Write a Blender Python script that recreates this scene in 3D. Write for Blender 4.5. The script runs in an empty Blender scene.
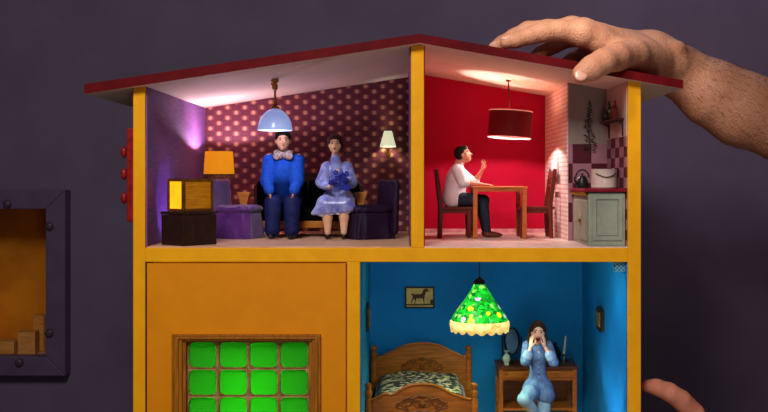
import bpy, math, random
import numpy as np
from mathutils import Vector, Matrix
random.seed(7)
sc = bpy.context.scene
COL = sc.collection
PI = math.pi

# ------------------------------------------------------------------ camera
CAMZ = 4.4
def P(px, py, y):
    k = (10.0 + y) / 1000.0
    return Vector(((px - 405) * k, y, CAMZ + (180 - py) * k))
def K(y): return (10.0 + y) / 1000.0
cam_d = bpy.data.cameras.new('camera')
cam = bpy.data.objects.new('camera', cam_d); COL.objects.link(cam)
cam.location = (0, -10, CAMZ); cam.rotation_euler = (PI / 2, 0, 0)
cam_d.sensor_width = 36; cam_d.lens = 36 * 1000 / 768
cam_d.shift_x = -21 / 768; cam_d.shift_y = -26 / 768
cam_d.clip_end = 200
sc.camera = cam
sc.view_settings.view_transform = 'Standard'; sc.view_settings.look = 'None'
sc.view_settings.gamma = 1; sc.view_settings.use_curve_mapping = False
sc.view_settings.exposure = 0.0

# ------------------------------------------------------------------ materials
def lin(c):
    c = c / 255.0
    return c / 12.92 if c <= 0.04045 else ((c + 0.055) / 1.055) ** 2.4
def rgb(c): return (lin(c[0]), lin(c[1]), lin(c[2]), 1)
class E:                                   # tiny node-math expression helper
    def __init__(s, nt, sock): s.nt = nt; s.o = sock
    def op(s, name, b=None, c=None):
        n = s.nt.nodes.new('ShaderNodeMath'); n.operation = name
        s.nt.links.new(s.o, n.inputs[0])
        for i, v in ((1, b), (2, c)):
            if v is None: continue
            if isinstance(v, E): s.nt.links.new(v.o, n.inputs[i])
            else: n.inputs[i].default_value = v
        return E(s.nt, n.outputs[0])
    def __add__(s, b): return s.op('ADD', b)
    def __sub__(s, b): return s.op('SUBTRACT', b)
    def __mul__(s, b): return s.op('MULTIPLY', b)
    def __truediv__(s, b): return s.op('DIVIDE', b)
    def fract(s): return s.op('FRACT')
    def floor(s): return s.op('FLOOR')
    def lt(s, b): return s.op('LESS_THAN', b)
    def gt(s, b): return s.op('GREATER_THAN', b)
def mixc(nt, f, a, b):
    n = nt.nodes.new('ShaderNodeMix'); n.data_type = 'RGBA'
    def put(v, i):
        if isinstance(v, tuple): n.inputs[i].default_value = v
        else: nt.links.new(v, n.inputs[i])
    if isinstance(f, E): nt.links.new(f.o, n.inputs[0])
    elif isinstance(f, (int, float)): n.inputs[0].default_value = f
    else: nt.links.new(f, n.inputs[0])
    put(a, 6); put(b, 7)
    return n.outputs[2]
def coords(nt, world=False):
    if world: s = nt.nodes.new('ShaderNodeNewGeometry').outputs['Position']
    else: s = nt.nodes.new('ShaderNodeTexCoord').outputs['Object']
    x = nt.nodes.new('ShaderNodeSeparateXYZ'); nt.links.new(s, x.inputs[0])
    return s, E(nt, x.outputs[0]), E(nt, x.outputs[1]), E(nt, x.outputs[2])
def noise(nt, vec, scale, stretch=None, detail=4, rough=.6):
    if stretch:
        m = nt.nodes.new('ShaderNodeMapping'); m.inputs['Scale'].default_value = stretch
        nt.links.new(vec, m.inputs[0]); vec = m.outputs[0]
    n = nt.nodes.new('ShaderNodeTexNoise'); n.inputs['Scale'].default_value = scale
    n.inputs['Detail'].default_value = detail; n.inputs['Roughness'].default_value = rough
    nt.links.new(vec, n.inputs[0]); return n.outputs[0]
def ramp(nt, fac, lo, hi, a, b):
    r = nt.nodes.new('ShaderNodeValToRGB'); nt.links.new(fac, r.inputs[0])
    r.color_ramp.elements[0].position = lo; r.color_ramp.elements[0].color = a
    r.color_ramp.elements[1].position = hi; r.color_ramp.elements[1].color = b
    return r.outputs[0]
def newmat(name):
    m = bpy.data.materials.new(name); m.use_nodes = True
    m.node_tree.nodes['Principled BSDF'].inputs['Specular IOR Level'].default_value = .18
    return m, m.node_tree, m.node_tree.nodes['Principled BSDF']
def bump(nt, b, h, strength=.3, dist=.01):
    n = nt.nodes.new('ShaderNodeBump'); n.inputs['Strength'].default_value = strength
    n.inputs['Distance'].default_value = dist
    nt.links.new(h, n.inputs['Height']); nt.links.new(n.outputs[0], b.inputs['Normal'])
_c = {}
def M(name, c, c2=None, rough=.6, metal=0, scale=12, stretch=None, bmp=.15, emit=None, es=0, alpha=None, trans=0, world=False, lo=.35, hi=.65, sheen=0, sss=0, coat=0, spec=None):
    if name in _c: return _c[name]
    m, nt, b = newmat(name)
    c2 = c2 or tuple(max(0, v * .82) for v in c)
    s, *_ = coords(nt, world)
    nz = noise(nt, s, scale, stretch)
    nt.links.new(ramp(nt, nz, lo, hi, rgb(c2), rgb(c)), b.inputs['Base Color'])
    b.inputs['Roughness'].default_value = rough; b.inputs['Metallic'].default_value = metal
    if bmp: bump(nt, b, nz, bmp)
    if emit: b.inputs['Emission Color'].default_value = rgb(emit); b.inputs['Emission Strength'].default_value = es
    if alpha is not None: b.inputs['Alpha'].default_value = alpha
    if trans: b.inputs['Transmission Weight'].default_value = trans
    if spec is not None: b.inputs['Specular IOR Level'].default_value = spec
    if rough < .3: b.inputs['Specular IOR Level'].default_value = .5
    if sheen: b.inputs['Sheen Weight'].default_value = sheen
    if coat: b.inputs['Coat Weight'].default_value = coat; b.inputs['Coat Roughness'].default_value = .15
    if sss:
        b.inputs['Subsurface Weight'].default_value = sss
        b.inputs['Subsurface Radius'].default_value = (.1, .04, .02); b.inputs['Subsurface Scale'].default_value = .5
    _c[name] = m; return m
def wood(name, c, c2, rough=.4, axis='x', sc_=6, coat=0):
    st = {'x': (.6, 6, 6), 'y': (6, .6, 6), 'z': (6, 6, .6)}[axis]
    return M(name, c, c2, rough=rough, scale=sc_, stretch=st, bmp=.1, lo=.3, hi=.7, coat=coat)

def wallpaper():
    m, nt, b = newmat('dotted_wallpaper')
    s, x, y, z = coords(nt, True)
    def lattice(dx, dz):
        fx = ((x + dx + 20.0) / .224).fract() - .5; fz = ((z + dz) / .137).fract() - .5
        a = fx * .224; c = fz * .137
        return a * a + c * c
    d1 = lattice(0, 0); d2 = lattice(.112, .0685)
    dm = d1.op('MINIMUM', d2)
    R = .031
    dot = dm.lt(R * R); core = dm.lt(.019 ** 2)
    cx = ((x + 20.056) / .112).floor(); cz = ((z + .034) / .0685).floor()
    chk = ((cx + cz) / 2.0).fract().gt(.25)
    nz = noise(nt, s, 9)
    base = mixc(nt, chk, rgb((116, 50, 72)), rgb((84, 32, 54)))
    base = mixc(nt, E(nt, nz) * .5, base, rgb((124, 66, 60)))
    gl = ((x + 20.056) / .112).fract().lt(.07).op('MAXIMUM', ((z + .034) / .0685).fract().lt(.09))
    base = mixc(nt, gl * .45, base, rgb((60, 24, 44)))
    col = mixc(nt, dot * .75, base, rgb((172, 124, 96)))
    col = mixc(nt, core * .7, col, rgb((204, 164, 126)))
    nt.links.new(col, b.inputs['Base Color']); b.inputs['Roughness'].default_value = .5
    return m
def woven(name, c, c2, world=True):
    m, nt, b = newmat(name)
    s, x, y, z = coords(nt, world)
    nz = noise(nt, s, 7, (1, .5, 9)); n2 = noise(nt, s, 60, (1, 1, 3))
    col = ramp(nt, nz, .3, .7, rgb(c2), rgb(c)); col = mixc(nt, E(nt, n2) * .35, col, rgb(c2))
    nt.links.new(col, b.inputs['Base Color']); b.inputs['Roughness'].default_value = .55
    bump(nt, b, n2, .4, .01); return m
def bricks():
    m, nt, b = newmat('white_brick_wall')
    s, x, y, z = coords(nt, True)
    cmb = nt.nodes.new('ShaderNodeCombineXYZ'); nt.links.new(y.o, cmb.inputs[0]); nt.links.new(z.o, cmb.inputs[1])
    t = nt.nodes.new('ShaderNodeTexBrick'); nt.links.new(cmb.outputs[0], t.inputs[0])
    t.inputs['Scale'].default_value = 1; t.inputs['Brick Width'].default_value = .15; t.inputs['Row Height'].default_value = .05
    t.inputs['Mortar Size'].default_value = .008
    t.inputs['Color1'].default_value = rgb((238, 214, 206)); t.inputs['Color2'].default_value = rgb((225, 196, 190)); t.inputs['Mortar'].default_value = rgb((214, 160, 152))
    nt.links.new(t.outputs[0], b.inputs['Base Color']); b.inputs['Roughness'].default_value = .5
    bump(nt, b, t.outputs[1], -.15, .005); return m
def tiles(name, axis, size, ztop, upper, off=0, size_z=None):
    m, nt, b = newmat(name)
    s, x, y, z = coords(nt, True)
    u = x if axis == 'x' else y
    size_z = size_z or size
    cu = ((u + 20 + off) / size).floor(); cz = ((z - ztop + 20 * size_z) / size_z).floor()
    chk = ((cu + cz) / 2.0).fract().gt(.25)
    col = mixc(nt, chk, rgb((152, 104, 116)), rgb((78, 22, 36)))
    nz = noise(nt, s, 14)
    up = mixc(nt, E(nt, nz) * .6, rgb(upper), rgb(tuple(v * .8 for v in upper)))
    col = mixc(nt, z.lt(ztop), up, col)
    nt.links.new(col, b.inputs['Base Color']); b.inputs['Roughness'].default_value = .45
    return m
def quilt_mat():
    m, nt, b = newmat('leafy_quilt')
    s, x, y, z = coords(nt)
    n1 = noise(nt, s, 15, (1, 1.3, 1), 2, .5)
    col = ramp(nt, n1, .51, .56, rgb((44, 48, 44)), rgb((196, 190, 150)))
    nt.links.new(col, b.inputs['Base Color']); b.inputs['Roughness'].default_value = .8
    return m
def tiffany():
    m, nt, b = newmat('stained_glass_shade')
    s, x, y, z = coords(nt)
    v = nt.nodes.new('ShaderNodeTexVoronoi'); v.inputs['Scale'].default_value = 26; nt.links.new(s, v.inputs[0])
    v2 = nt.nodes.new('ShaderNodeTexVoronoi'); v2.inputs['Scale'].default_value = 10; nt.links.new(s, v2.inputs[0])
    hs = nt.nodes.new('ShaderNodeSeparateColor'); nt.links.new(v.outputs['Color'], hs.inputs[0])
    h2 = nt.nodes.new('ShaderNodeSeparateColor'); nt.links.new(v2.outputs['Color'], h2.inputs[0])
    green = mixc(nt, E(nt, hs.outputs[0]), rgb((0, 88, 24)), rgb((28, 200, 44)))
    fl = mixc(nt, E(nt, h2.outputs[1]).gt(.5), rgb((235, 200, 30)), rgb((215, 160, 225)))
    dist = E(nt, v2.outputs['Distance']).lt(.36) * E(nt, h2.outputs[0]).gt(.66)
    low = z.lt(.27)
    col = mixc(nt, dist * low, green, fl)
    spark = E(nt, hs.outputs[2]).gt(.9)
    col = mixc(nt, spark * .5, col, rgb((180, 240, 120)))
    nt.links.new(col, b.inputs['Base Color']); nt.links.new(col, b.inputs['Emission Color']); b.inputs['Emission Strength'].default_value = .75
    b.inputs['Roughness'].default_value = .25
    bump(nt, b, v.outputs['Distance'], .5, .01)
    return m

YEL = M('yellow_painted_wood', (238, 166, 4), (230, 156, 3), rough=.6, scale=5, bmp=.12)
YEL2 = M('orange_yellow_panel', (222, 136, 2), (216, 130, 2), rough=.6, scale=4, bmp=.08)
ROOFRED = M('dark_red_roof_paint', (96, 6, 14), (80, 4, 10), rough=.6, scale=6, spec=.08)
CREAM = M('cream_ceiling', (232, 208, 190), (226, 200, 182), rough=.85, scale=2, bmp=.03)
DARK = M('dark_edge', (40, 26, 12))
SKIN = M('skin', (208, 156, 124), (186, 126, 98), rough=.5, scale=3.2, bmp=.05, sss=.05, lo=.3, hi=.7)

# ------------------------------------------------------------------ mesh builder
class MB:
    def __init__(s): s.v = []; s.f = []; s.mi = []
    def add(s, vs, fs, mi=0):
        n = len(s.v); s.v += [tuple(v) for v in vs]; s.f += [tuple(n + i for i in f) for f in fs]; s.mi += [mi] * len(fs); return s
    def hexa(s, p, mi=0):
        return s.add(p, [(0, 3, 2, 1), (4, 5, 6, 7), (0, 1, 5, 4), (1, 2, 6, 5), (2, 3, 7, 6), (3, 0, 4, 7)], mi)
    def box(s, x0, x1, y0, y1, z0, z1, mi=0):
        return s.hexa([(x0, y0, z0), (x1, y0, z0), (x1, y1, z0), (x0, y1, z0), (x0, y0, z1), (x1, y0, z1), (x1, y1, z1), (x0, y1, z1)], mi)
    def prism(s, poly, a, b, axis='y', mi=0):
        n = len(poly)
        def pt(p, t): return {'y': (p[0], t, p[1]), 'z': (p[0], p[1], t), 'x': (t, p[0], p[1])}[axis]
        vs = [pt(p, a) for p in poly] + [pt(p, b) for p in poly]
        fs = [tuple(range(n)), tuple(range(2 * n - 1, n - 1, -1))] + [(i, n + i, n + (i + 1) % n, (i + 1) % n) for i in range(n)]
        return s.add(vs, fs, mi)
    def tube(s, pts, r, n=10, cap=True, mi=0):
        pts = [Vector(p) for p in pts]; rs = r if isinstance(r, (list, tuple)) else [r] * len(pts)
        vs = []; up = None
        for i, p in enumerate(pts):
            d = (pts[min(i + 1, len(pts) - 1)] - pts[max(i - 1, 0)]).normalized()
            if up is None: up = Vector((0, 0, 1)) if abs(d.z) < .9 else Vector((0, 1, 0))
            a = d.cross(up).normalized(); b = a.cross(d).normalized(); up = b
            for j in range(n):
                t = 2 * PI * j / n; vs.append(p + (a * math.cos(t) + b * math.sin(t)) * rs[i])
        fs = [(i * n + j, i * n + (j + 1) % n, (i + 1) * n + (j + 1) % n, (i + 1) * n + j) for i in range(len(pts) - 1) for j in range(n)]
        if cap: fs += [tuple(range(n - 1, -1, -1)), tuple((len(pts) - 1) * n + j for j in range(n))]
        return s.add(vs, fs, mi)
    def lathe(s, prof, c=(0, 0, 0), n=28, closed=False, rot=None, mi=0, fn=None):
        vs = []; m = len(prof)
        for i, (r, z) in enumerate(prof):
            for j in range(n):
                t = 2 * PI * j / n; rr = r * (fn(t, i) if fn else 1)
                q = Vector((rr * math.cos(t), rr * math.sin(t), z))
                if rot: q = rot @ q
                vs.append(q + Vector(c))
        fs = [(i * n + j, i * n + (j + 1) % n, (i + 1) * n + (j + 1) % n, (i + 1) * n + j) for i in range(m - 1) for j in range(n)]
        if closed: fs += [((m - 1) * n + j, (m - 1) * n + (j + 1) % n, (j + 1) % n, j) for j in range(n)]
        else:
            if prof[0][0] > 1e-6: fs.append(tuple(range(n - 1, -1, -1)))
            if prof[-1][0] > 1e-6: fs.append(tuple((m - 1) * n + j for j in range(n)))
        return s.add(vs, fs, mi)
    def ball(s, c, r, basis=None, n=14, m=9, mi=0):
        r = r if isinstance(r, (tuple, list)) else (r, r, r)
        B = basis or (Vector((1, 0, 0)), Vector((0, 1, 0)), Vector((0, 0, 1)))
        vs = []; c = Vector(c)
        for i in range(m + 1):
            ph = -PI / 2 + PI * i / m
            for j in range(n):
                t = 2 * PI * j / n
                vs.append(c + B[0] * (r[0] * math.cos(ph) * math.cos(t)) + B[1] * (r[1] * math.cos(ph) * math.sin(t)) + B[2] * (r[2] * math.sin(ph)))
        fs = [(i * n + j, i * n + (j + 1) % n, (i + 1) * n + (j + 1) % n, (i + 1) * n + j) for i in range(m) for j in range(n)]
        return s.add(vs, fs, mi)
    def obox(s, c, size, ax=(1, 0, 0), up=(0, 0, 1), mi=0):
        ax = Vector(ax).normalized(); up = Vector(up).normalized(); sd = up.cross(ax).normalized(); up = ax.cross(sd).normalized()
        c = Vector(c); h = [v / 2 for v in size]
        q = [(-1, -1, -1), (1, -1, -1), (1, 1, -1), (-1, 1, -1), (-1, -1, 1), (1, -1, 1), (1, 1, 1), (-1, 1, 1)]
        return s.hexa([c + ax * (a * h[0]) + sd * (b * h[1]) + up * (d * h[2]) for a, b, d in q], mi)
    def build(s, name, mats, parent=None, smooth=False, bevel=0, loc=None, label=None, solid=0):
        if parent is not None: L = WL[parent.name]
        elif loc is not None: L = Vector(loc)
        else:
            a = np.array([tuple(v) for v in s.v]); L = Vector((float(a[:, 0].mean()), float(a[:, 1].mean()), float(a[:, 2].min())))
        me = bpy.data.meshes.new(name)
        me.from_pydata([(v[0] - L.x, v[1] - L.y, v[2] - L.z) for v in s.v], [], s.f)
        mats = mats if isinstance(mats, (list, tuple)) else [mats]
        for m in mats: me.materials.append(m)
        if len(mats) > 1: me.polygons.foreach_set('material_index', s.mi)
        import bmesh
        bm = bmesh.new(); bm.from_mesh(me)
        bmesh.ops.remove_doubles(bm, verts=bm.verts, dist=1e-6)
        bmesh.ops.recalc_face_normals(bm, faces=bm.faces)
        bm.to_mesh(me); bm.free()
        if smooth:
            for p in me.polygons: p.use_smooth = True
            me.set_sharp_from_angle(angle=math.radians(42))
        o = bpy.data.objects.new(name, me); COL.objects.link(o)
        if parent is not None: o.parent = parent
        else: o.location = L
        WL[o.name] = L if parent is None else WL[parent.name]
        if solid:
            md = o.modifiers.new('solid', 'SOLIDIFY'); md.thickness = solid
        if bevel:
            md = o.modifiers.new('bevel', 'BEVEL'); md.width = bevel; md.segments = 2; md.limit_method = 'ANGLE'
        if label: o['label'] = label
        return o
WL = {}
def tag(o, label, cat, group=None, kind=None):
    o['label'] = label; o['category'] = cat
    if group: o['group'] = group
    if kind: o['kind'] = kind
    return o
def thing(name, loc, label, cat, group=None):
    o = bpy.data.objects.new(name, None); COL.objects.link(o); o.location = loc; o.empty_display_size = .1
    WL[o.name] = Vector(loc); return tag(o, label, cat, group)
def struct(o): o['kind'] = 'structure'; return o
def dup(root, loc, rotz=None, label=None, scale=None):
    kids = [o for o in bpy.data.objects if o.parent == root]
    r = root.copy(); COL.objects.link(r); r.location = loc
    if rotz is not None: r.rotation_euler = (0, 0, rotz)
    if scale: r.scale = scale
    if label: r['label'] = label
    for ch in kids:
        gk = [o for o in bpy.data.objects if o.parent == ch]
        c = ch.copy(); COL.objects.link(c); c.parent = r
        for g in gk:
            d = g.copy(); COL.objects.link(d); d.parent = c
    return r

# ------------------------------------------------------------------ organic surfaces (distance field -> surface nets)
def cap(a, b, ra, rb, k=.02, sub=False): return ('c', Vector(a), Vector(b), ra, rb, k, sub)
def ell(c, r, B=None, k=.02, sub=False):
    B = B or (Vector((1, 0, 0)), Vector((0, 1, 0)), Vector((0, 0, 1)))
    return ('e', Vector(c), r, B, k, sub)
def chain(pts, k=.02):
    return [cap(pts[i][0], pts[i + 1][0], pts[i][1], pts[i + 1][1], k) for i in range(len(pts) - 1)]
def sdf_mesh(prims, res):
    lo = np.full(3, 1e9); hi = np.full(3, -1e9); bb = []
    for p in prims:
        if p[0] == 'c':
            a = np.array(p[1]); b = np.array(p[2]); r = max(p[3], p[4]); l = np.minimum(a, b) - r; h = np.maximum(a, b) + r; k = p[5]; sub = p[6]
        else:
            r = max(p[2]); a = np.array(p[1]); l = a - r; h = a + r; k = p[4]; sub = p[5]
        l = l - k - 3 * res; h = h + k + 3 * res; bb.append((l, h))
        if not sub: lo = np.minimum(lo, l); hi = np.maximum(hi, h)
    n = np.ceil((hi - lo) / res).astype(int) + 1
    F = np.full(n, 1.0, dtype=np.float32)
    axs = [lo[i] + res * np.arange(n[i]) for i in range(3)]
    for p, (l, h) in zip(prims, bb):
        i0 = np.clip(((l - lo) / res).astype(int), 0, n); i1 = np.clip(((h - lo) / res).astype(int) + 1, 0, n)
        if (i1 <= i0).any(): continue
        X, Y, Z = np.meshgrid(axs[0][i0[0]:i1[0]], axs[1][i0[1]:i1[1]], axs[2][i0[2]:i1[2]], indexing='ij')
        if p[0] == 'c':
            a = np.array(p[1]); b = np.array(p[2]); ba = b - a; L2 = max(float(ba @ ba), 1e-12)
            t = np.clip(((X - a[0]) * ba[0] + (Y - a[1]) * ba[1] + (Z - a[2]) * ba[2]) / L2, 0, 1)
            d = np.sqrt((X - a[0] - t * ba[0]) ** 2 + (Y - a[1] - t * ba[1]) ** 2 + (Z - a[2] - t * ba[2]) ** 2) - (p[3] + (p[4] - p[3]) * t)
            k = p[5]; sub = p[6]
        else:
            c = p[1]; r = p[2]; B = p[3]; k = p[4]; sub = p[5]
            q = 0; g = 0
            for i in range(3):
                w = (X - c[0]) * B[i][0] + (Y - c[1]) * B[i][1] + (Z - c[2]) * B[i][2]
                q = q + (w / r[i]) ** 2; g = g + (w / r[i] ** 2) ** 2
            q = np.sqrt(q); g = np.sqrt(g) + 1e-9
            d = q * (q - 1) / g
        S = F[i0[0]:i1[0], i0[1]:i1[1], i0[2]:i1[2]]
        if sub:
            hh = np.maximum(k - np.abs(S + d), 0) / k; S[...] = np.maximum(S, -d) + hh * hh * k * .25
        else:
            hh = np.maximum(k - np.abs(S - d), 0) / k; S[...] = np.minimum(S, d) - hh * hh * k * .25
    # surface nets
    s = F < 0
    cs = sum(s[i:n[0] - 1 + i, j:n[1] - 1 + j, k_:n[2] - 1 + k_].astype(np.int8) for i in (0, 1) for j in (0, 1) for k_ in (0, 1))
    act = np.argwhere((cs > 0) & (cs < 8))
    idx = -np.ones(tuple(n - 1), dtype=np.int64); idx[act[:, 0], act[:, 1], act[:, 2]] = np.arange(len(act))
    acc = np.zeros((len(act), 3)); cnt = np.zeros(len(act))
    cor = [(i, j, k_) for i in (0, 1) for j in (0, 1) for k_ in (0, 1)]
    for a in cor:
        for ax in range(3):
            if a[ax] == 1: continue
            b = list(a); b[ax] = 1
            fa = F[act[:, 0] + a[0], act[:, 1] + a[1], act[:, 2] + a[2]]; fb = F[act[:, 0] + b[0], act[:, 1] + b[1], act[:, 2] + b[2]]
            m = (fa < 0) != (fb < 0)
            t = np.where(m, fa / np.where(m, fa - fb, 1), 0)
            pt = np.array(a, float)[None, :] + 0 * acc; pt[:, ax] += t
            acc[m] += pt[m]; cnt[m] += 1
    V = lo + res * (act + acc / cnt[:, None])
    faces = []
    for ax in range(3):
        o = [(1, 2), (2, 0), (0, 1)][ax]
        sl0 = [slice(1, -1)] * 3; sl1 = [slice(1, -1)] * 3
        sl0[ax] = slice(0, -1); sl1[ax] = slice(1, None)
        A = s[tuple(sl0)]; Bm = s[tuple(sl1)]
        e = np.argwhere(A != Bm); fl = A[e[:, 0], e[:, 1], e[:, 2]]
        e = e + 1; e[:, ax] -= 1
        def g(d1, d2):
            q = e.copy(); q[:, o[0]] -= d1; q[:, o[1]] -= d2; return idx[q[:, 0], q[:, 1], q[:, 2]]
        Q = np.stack([g(1, 1), g(0, 1), g(0, 0), g(1, 0)], 1)
        Q[~fl] = Q[~fl][:, ::-1]; faces.append(Q)
    Fc = np.concatenate(faces); Fc = Fc[(Fc >= 0).all(1)]
    return V, Fc
def organic(name, prims, res, mat, parent=None, loc=None, smooth_it=3, label=None):
    V, Fc = sdf_mesh(prims, res)
    L = WL[parent.name] if parent is not None else Vector(loc)
    me = bpy.data.meshes.new(name); me.from_pydata((V - np.array(L)).tolist(), [], Fc.tolist())
    me.materials.append(mat)
    for p in me.polygons: p.use_smooth = True
    o = bpy.data.objects.new(name, me); COL.objects.link(o)
    if parent is not None: o.parent = parent
    else: o.location = L
    WL[o.name] = L
    if smooth_it:
        md = o.modifiers.new('smooth', 'SMOOTH'); md.iterations = smooth_it; md.factor = .5
    if label: o['label'] = label
    return o

# =================================================================== SETTING
# backdrop wall with a recess on the left
KB = 1.6
def pb(px, py, y=6.0): return P(px, py, y)
BG = M('aubergine_wall', (96, 82, 104), (90, 76, 98), rough=.75, scale=1.2, bmp=.02, world=True)
ox0, ox1 = pb(-60, 0).x, P(50, 0, 5.8).x; oz0, oz1 = P(0, 360, 5.8).z, P(0, 205, 5.8).z
w = MB()
w.box(-14, ox0, 6, 7.4, 0, 13); w.box(ox1, 14, 6, 7.4, 0, 13); w.box(ox0, ox1, 6, 7.4, 0, oz0); w.box(ox0, ox1, 6, 7.4, oz1, 13)
struct(w.build('wall_back', BG, loc=(0, 6, 0)))
fl = MB(); fl.box(-14, 14, -4, 7.4, -.1, 0)
struct(fl.build('floor', M('dark_studio_floor', (70, 58, 66), rough=.7), loc=(0, 0, -.1)))

# wall recess box with frame
rc = thing('display_case', (-6.4, 6.0, oz0), 'purple framed display case with round rivets and amber interior, set in the wall', 'display case')
AMB = M('amber_interior', (190, 116, 10), (160, 92, 6), rough=.7, scale=1.4)
r = MB(); e = .03
r.box(ox0 + .01, ox1 - .01, 7.2, 7.25, oz0 + .01, oz1 - .01)
r.box(ox0 + .01, ox1 - .01, 5.9, 7.2, oz1 - .05, oz1 - .01); r.box(ox0 + .01, ox0 + .05, 5.9, 7.2, oz0 + .05, oz1 - .05); r.box(ox1 - .05, ox1 - .01, 5.9, 7.2, oz0 + .05, oz1 - .05)
r.build('case_interior', AMB, rc)
r = MB(); r.box(ox0 + .01, ox1 - .01, 5.86, 7.2, oz0 + .01, oz0 + .05)
r.build('case_floor', M('case_floor_wood', (206, 150, 100), rough=.5), rc)
FR = M('purple_grey_frame', (86, 70, 96), (78, 62, 88), rough=.5, scale=3)
yf = 5.72; fx0, fx1, fz0, fz1 = P(-75, 0, yf).x, P(65, 0, yf).x, P(0, 376, yf).z, P(0, 190, yf).z
ix0, ix1, iz0, iz1 = P(-57, 0, yf).x, P(45.5, 0, yf).x, P(0, 357, yf).z, P(0, 209, yf).z
for poly in ([(fx0, fz1), (fx1, fz1), (ix1, iz1), (ix0, iz1)], [(fx0, fz0), (ix0, iz0), (ix1, iz0), (fx1, fz0)], [(fx1, fz1), (fx1, fz0), (ix1, iz0), (ix1, iz1)], [(fx0, fz1), (ix0, iz1), (ix0, iz0), (fx0, fz0)]):
    r = MB(); r.prism(poly, yf, 5.995); r.build('frame_board', FR, rc, bevel=.012)
for px, py in ((7, 204), (49, 226), (49, 333), (19, 362.5), (-40, 199), (-66, 240), (-66, 330), (-30, 362)):
    c = P(px, py, yf - .02); r = MB(); r.ball(c, (.07, .045, .07)); r.build('rivet', M('dark_rivet', (70, 58, 70), rough=.35), rc, smooth=True)
zb = oz0 + .05
BW = wood('pale_block_wood', (200, 140, 70), (170, 108, 48), rough=.6)
def blk(px0, px1, h, y, d, rz, lab):
    x0, x1 = (px0 - 405) * K(y), (px1 - 405) * K(y)
    b = MB(); b.obox(((x0 + x1) / 2, y + d / 2, zb + h / 2), (x1 - x0, d, h), ax=(math.cos(rz), math.sin(rz), 0))
    tag(b.build('wooden_block', BW, bevel=.01), lab, 'block', 'wooden blocks in the case')
blk(17, 34, .36, 6.0, .25, .1, 'low pale wooden block beside the right corner of the amber case')
blk(33, 45, .58, 6.35, .22, -.2, 'tallest wooden block standing against right side of the amber case')
blk(-4, 14, .2, 6.05, .3, 0, 'flat pale wooden block at the left edge of the photo in the case')
L_ = None

# =================================================================== DOLLHOUSE
HY = 3.06
XL0, XL1, XR0, XR1 = -2.72, -2.60, 2.23, 2.36
ZU, ZC, ZF = 3.72, 3.58, 1.30
KR = .00988
def zl(x): return 5.754 + (x - .148) * .152
def zr(x): return 5.754 - (x - .148) * .171
dh = thing('dollhouse', (-.18, 1.5, 0), 'large open-fronted yellow dollhouse with dark red roof, held by two hands', 'dollhouse')
# roof
def roofpanel(x0, zb0, zt0, x1, zb1, zt1, lab):
    m = MB()
    vs = [(x0, -.12, zb0), (x1, -.12, zb1), (x1, -.12, zt1), (x0, -.12, zt0), (x0, 3.2, zb0), (x1, 3.2, zb1), (x1, 3.2, zt1), (x0, 3.2, zt0)]
    m.add(vs, [(0, 1, 2, 3), (5, 4, 7, 6), (3, 2, 6, 7), (1, 5, 6, 2), (4, 0, 3, 7)], 0)
    m.add([(v[0], v[1] * .9985, v[2] - 0.0) for v in (vs[0], vs[1], vs[5], vs[4])], [(0, 3, 2, 1)], 1)
    return m.build('roof_panel', [ROOFRED, CREAM], dh, label=lab)
roofpanel(-3.17, 5.25, 5.348, .146, 5.754, 5.845, 'left roof panel with cream underside')
roofpanel(2.747, 5.302, 5.388, .150, 5.754, 5.845, 'right roof panel with cream underside')
def upright(x0, x1, z0, t0, t1, y1=HY, y0=0, lab=None, tops=None):
    m = MB(); m.prism([(x0, z0), (x1, z0), (x1, t1)] + ([(tops[0], tops[1])] if tops else []) + [(x0, t0)], y0, y1)
    return m.build('side_wall' if abs(x0) > 1 else 'partition', YEL, dh, bevel=.006, label=lab)
g = .003
upright(XL0, XL1, 0, zl(XL0) - g, zl(XL1) - g)
upright(XR0, XR1, 0, zr(XR0) - g, zr(XR1) - g)
upright(.06, .19, ZU, zl(.06) - g, zr(.19) - g, tops=(.148, 5.75))
upright(-.58, -.45, 0, ZC, ZC)
m = MB(); m.box(XL1, XR0, 0, 3.0, ZC, ZU); m.build('storey_floor_board', YEL, dh, bevel=.006)
FLW = M('pale_floor_wood', (222, 176, 146), (200, 150, 120), rough=.4, scale=5, stretch=(.5, 5, 5))
m = MB(); m.box(XL1, .06, .05, 3.0, ZU, ZU + .012); m.build('floor_covering', FLW, dh, label='pale wooden floor of the living room')
m = MB(); m.box(.19, XR0, .02, 2.7, ZU, ZU + .012); m.build('floor_covering', M('white_floor', (232, 206, 196), (220, 188, 176), rough=.35), dh, label='pale glossy floor of the dining room')
m = MB(); m.box(-.45, XR0, .0, 2.5, ZF - .12, ZF); m.build('storey_floor_board', YEL, dh, label='bedroom floor board')
m = MB(); m.prism([(XL1, 0), (XR0, 0), (XR0, zr(XR0) - g), (.148, 5.75), (XL1, zl(XL1) - g)], 3.0, HY); m.build('back_board', YEL2, dh)
# wall coverings
ZL = ZU + .012
m = MB(); m.prism([(XL1, ZL), (.06, ZL), (.06, zl(.06) - g), (XL1, zl(XL1) - g)], 2.985, 3.0); m.build('wall_covering', wallpaper(), dh, label='maroon dotted wallpaper')
m = MB(); m.prism([(XL1, ZL), (XL1 + .012, ZL), (XL1 + .012, zl(XL1) - g), (XL1, zl(XL1) - g)], .04, 2.985)
m.build('wall_covering', woven('purple_woven_wall', (132, 92, 150), (98, 60, 118)), dh, label='purple woven left wall')
m = MB(); m.box(.045, .06, .04, 2.985, ZL, zl(.045) - g); m.build('wall_covering', M('maroon_side', (110, 60, 80)), dh)
m = MB(); m.prism([(.19, ZL), (1.78, ZL), (1.78, zr(1.78) - g), (.19, zr(.19) - g)], 2.7, 2.985); m.build('wall_covering', M('crimson_wall', (178, 0, 46), (170, 0, 42), rough=.8, scale=2, bmp=.02), dh, label='crimson back wall')
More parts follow.
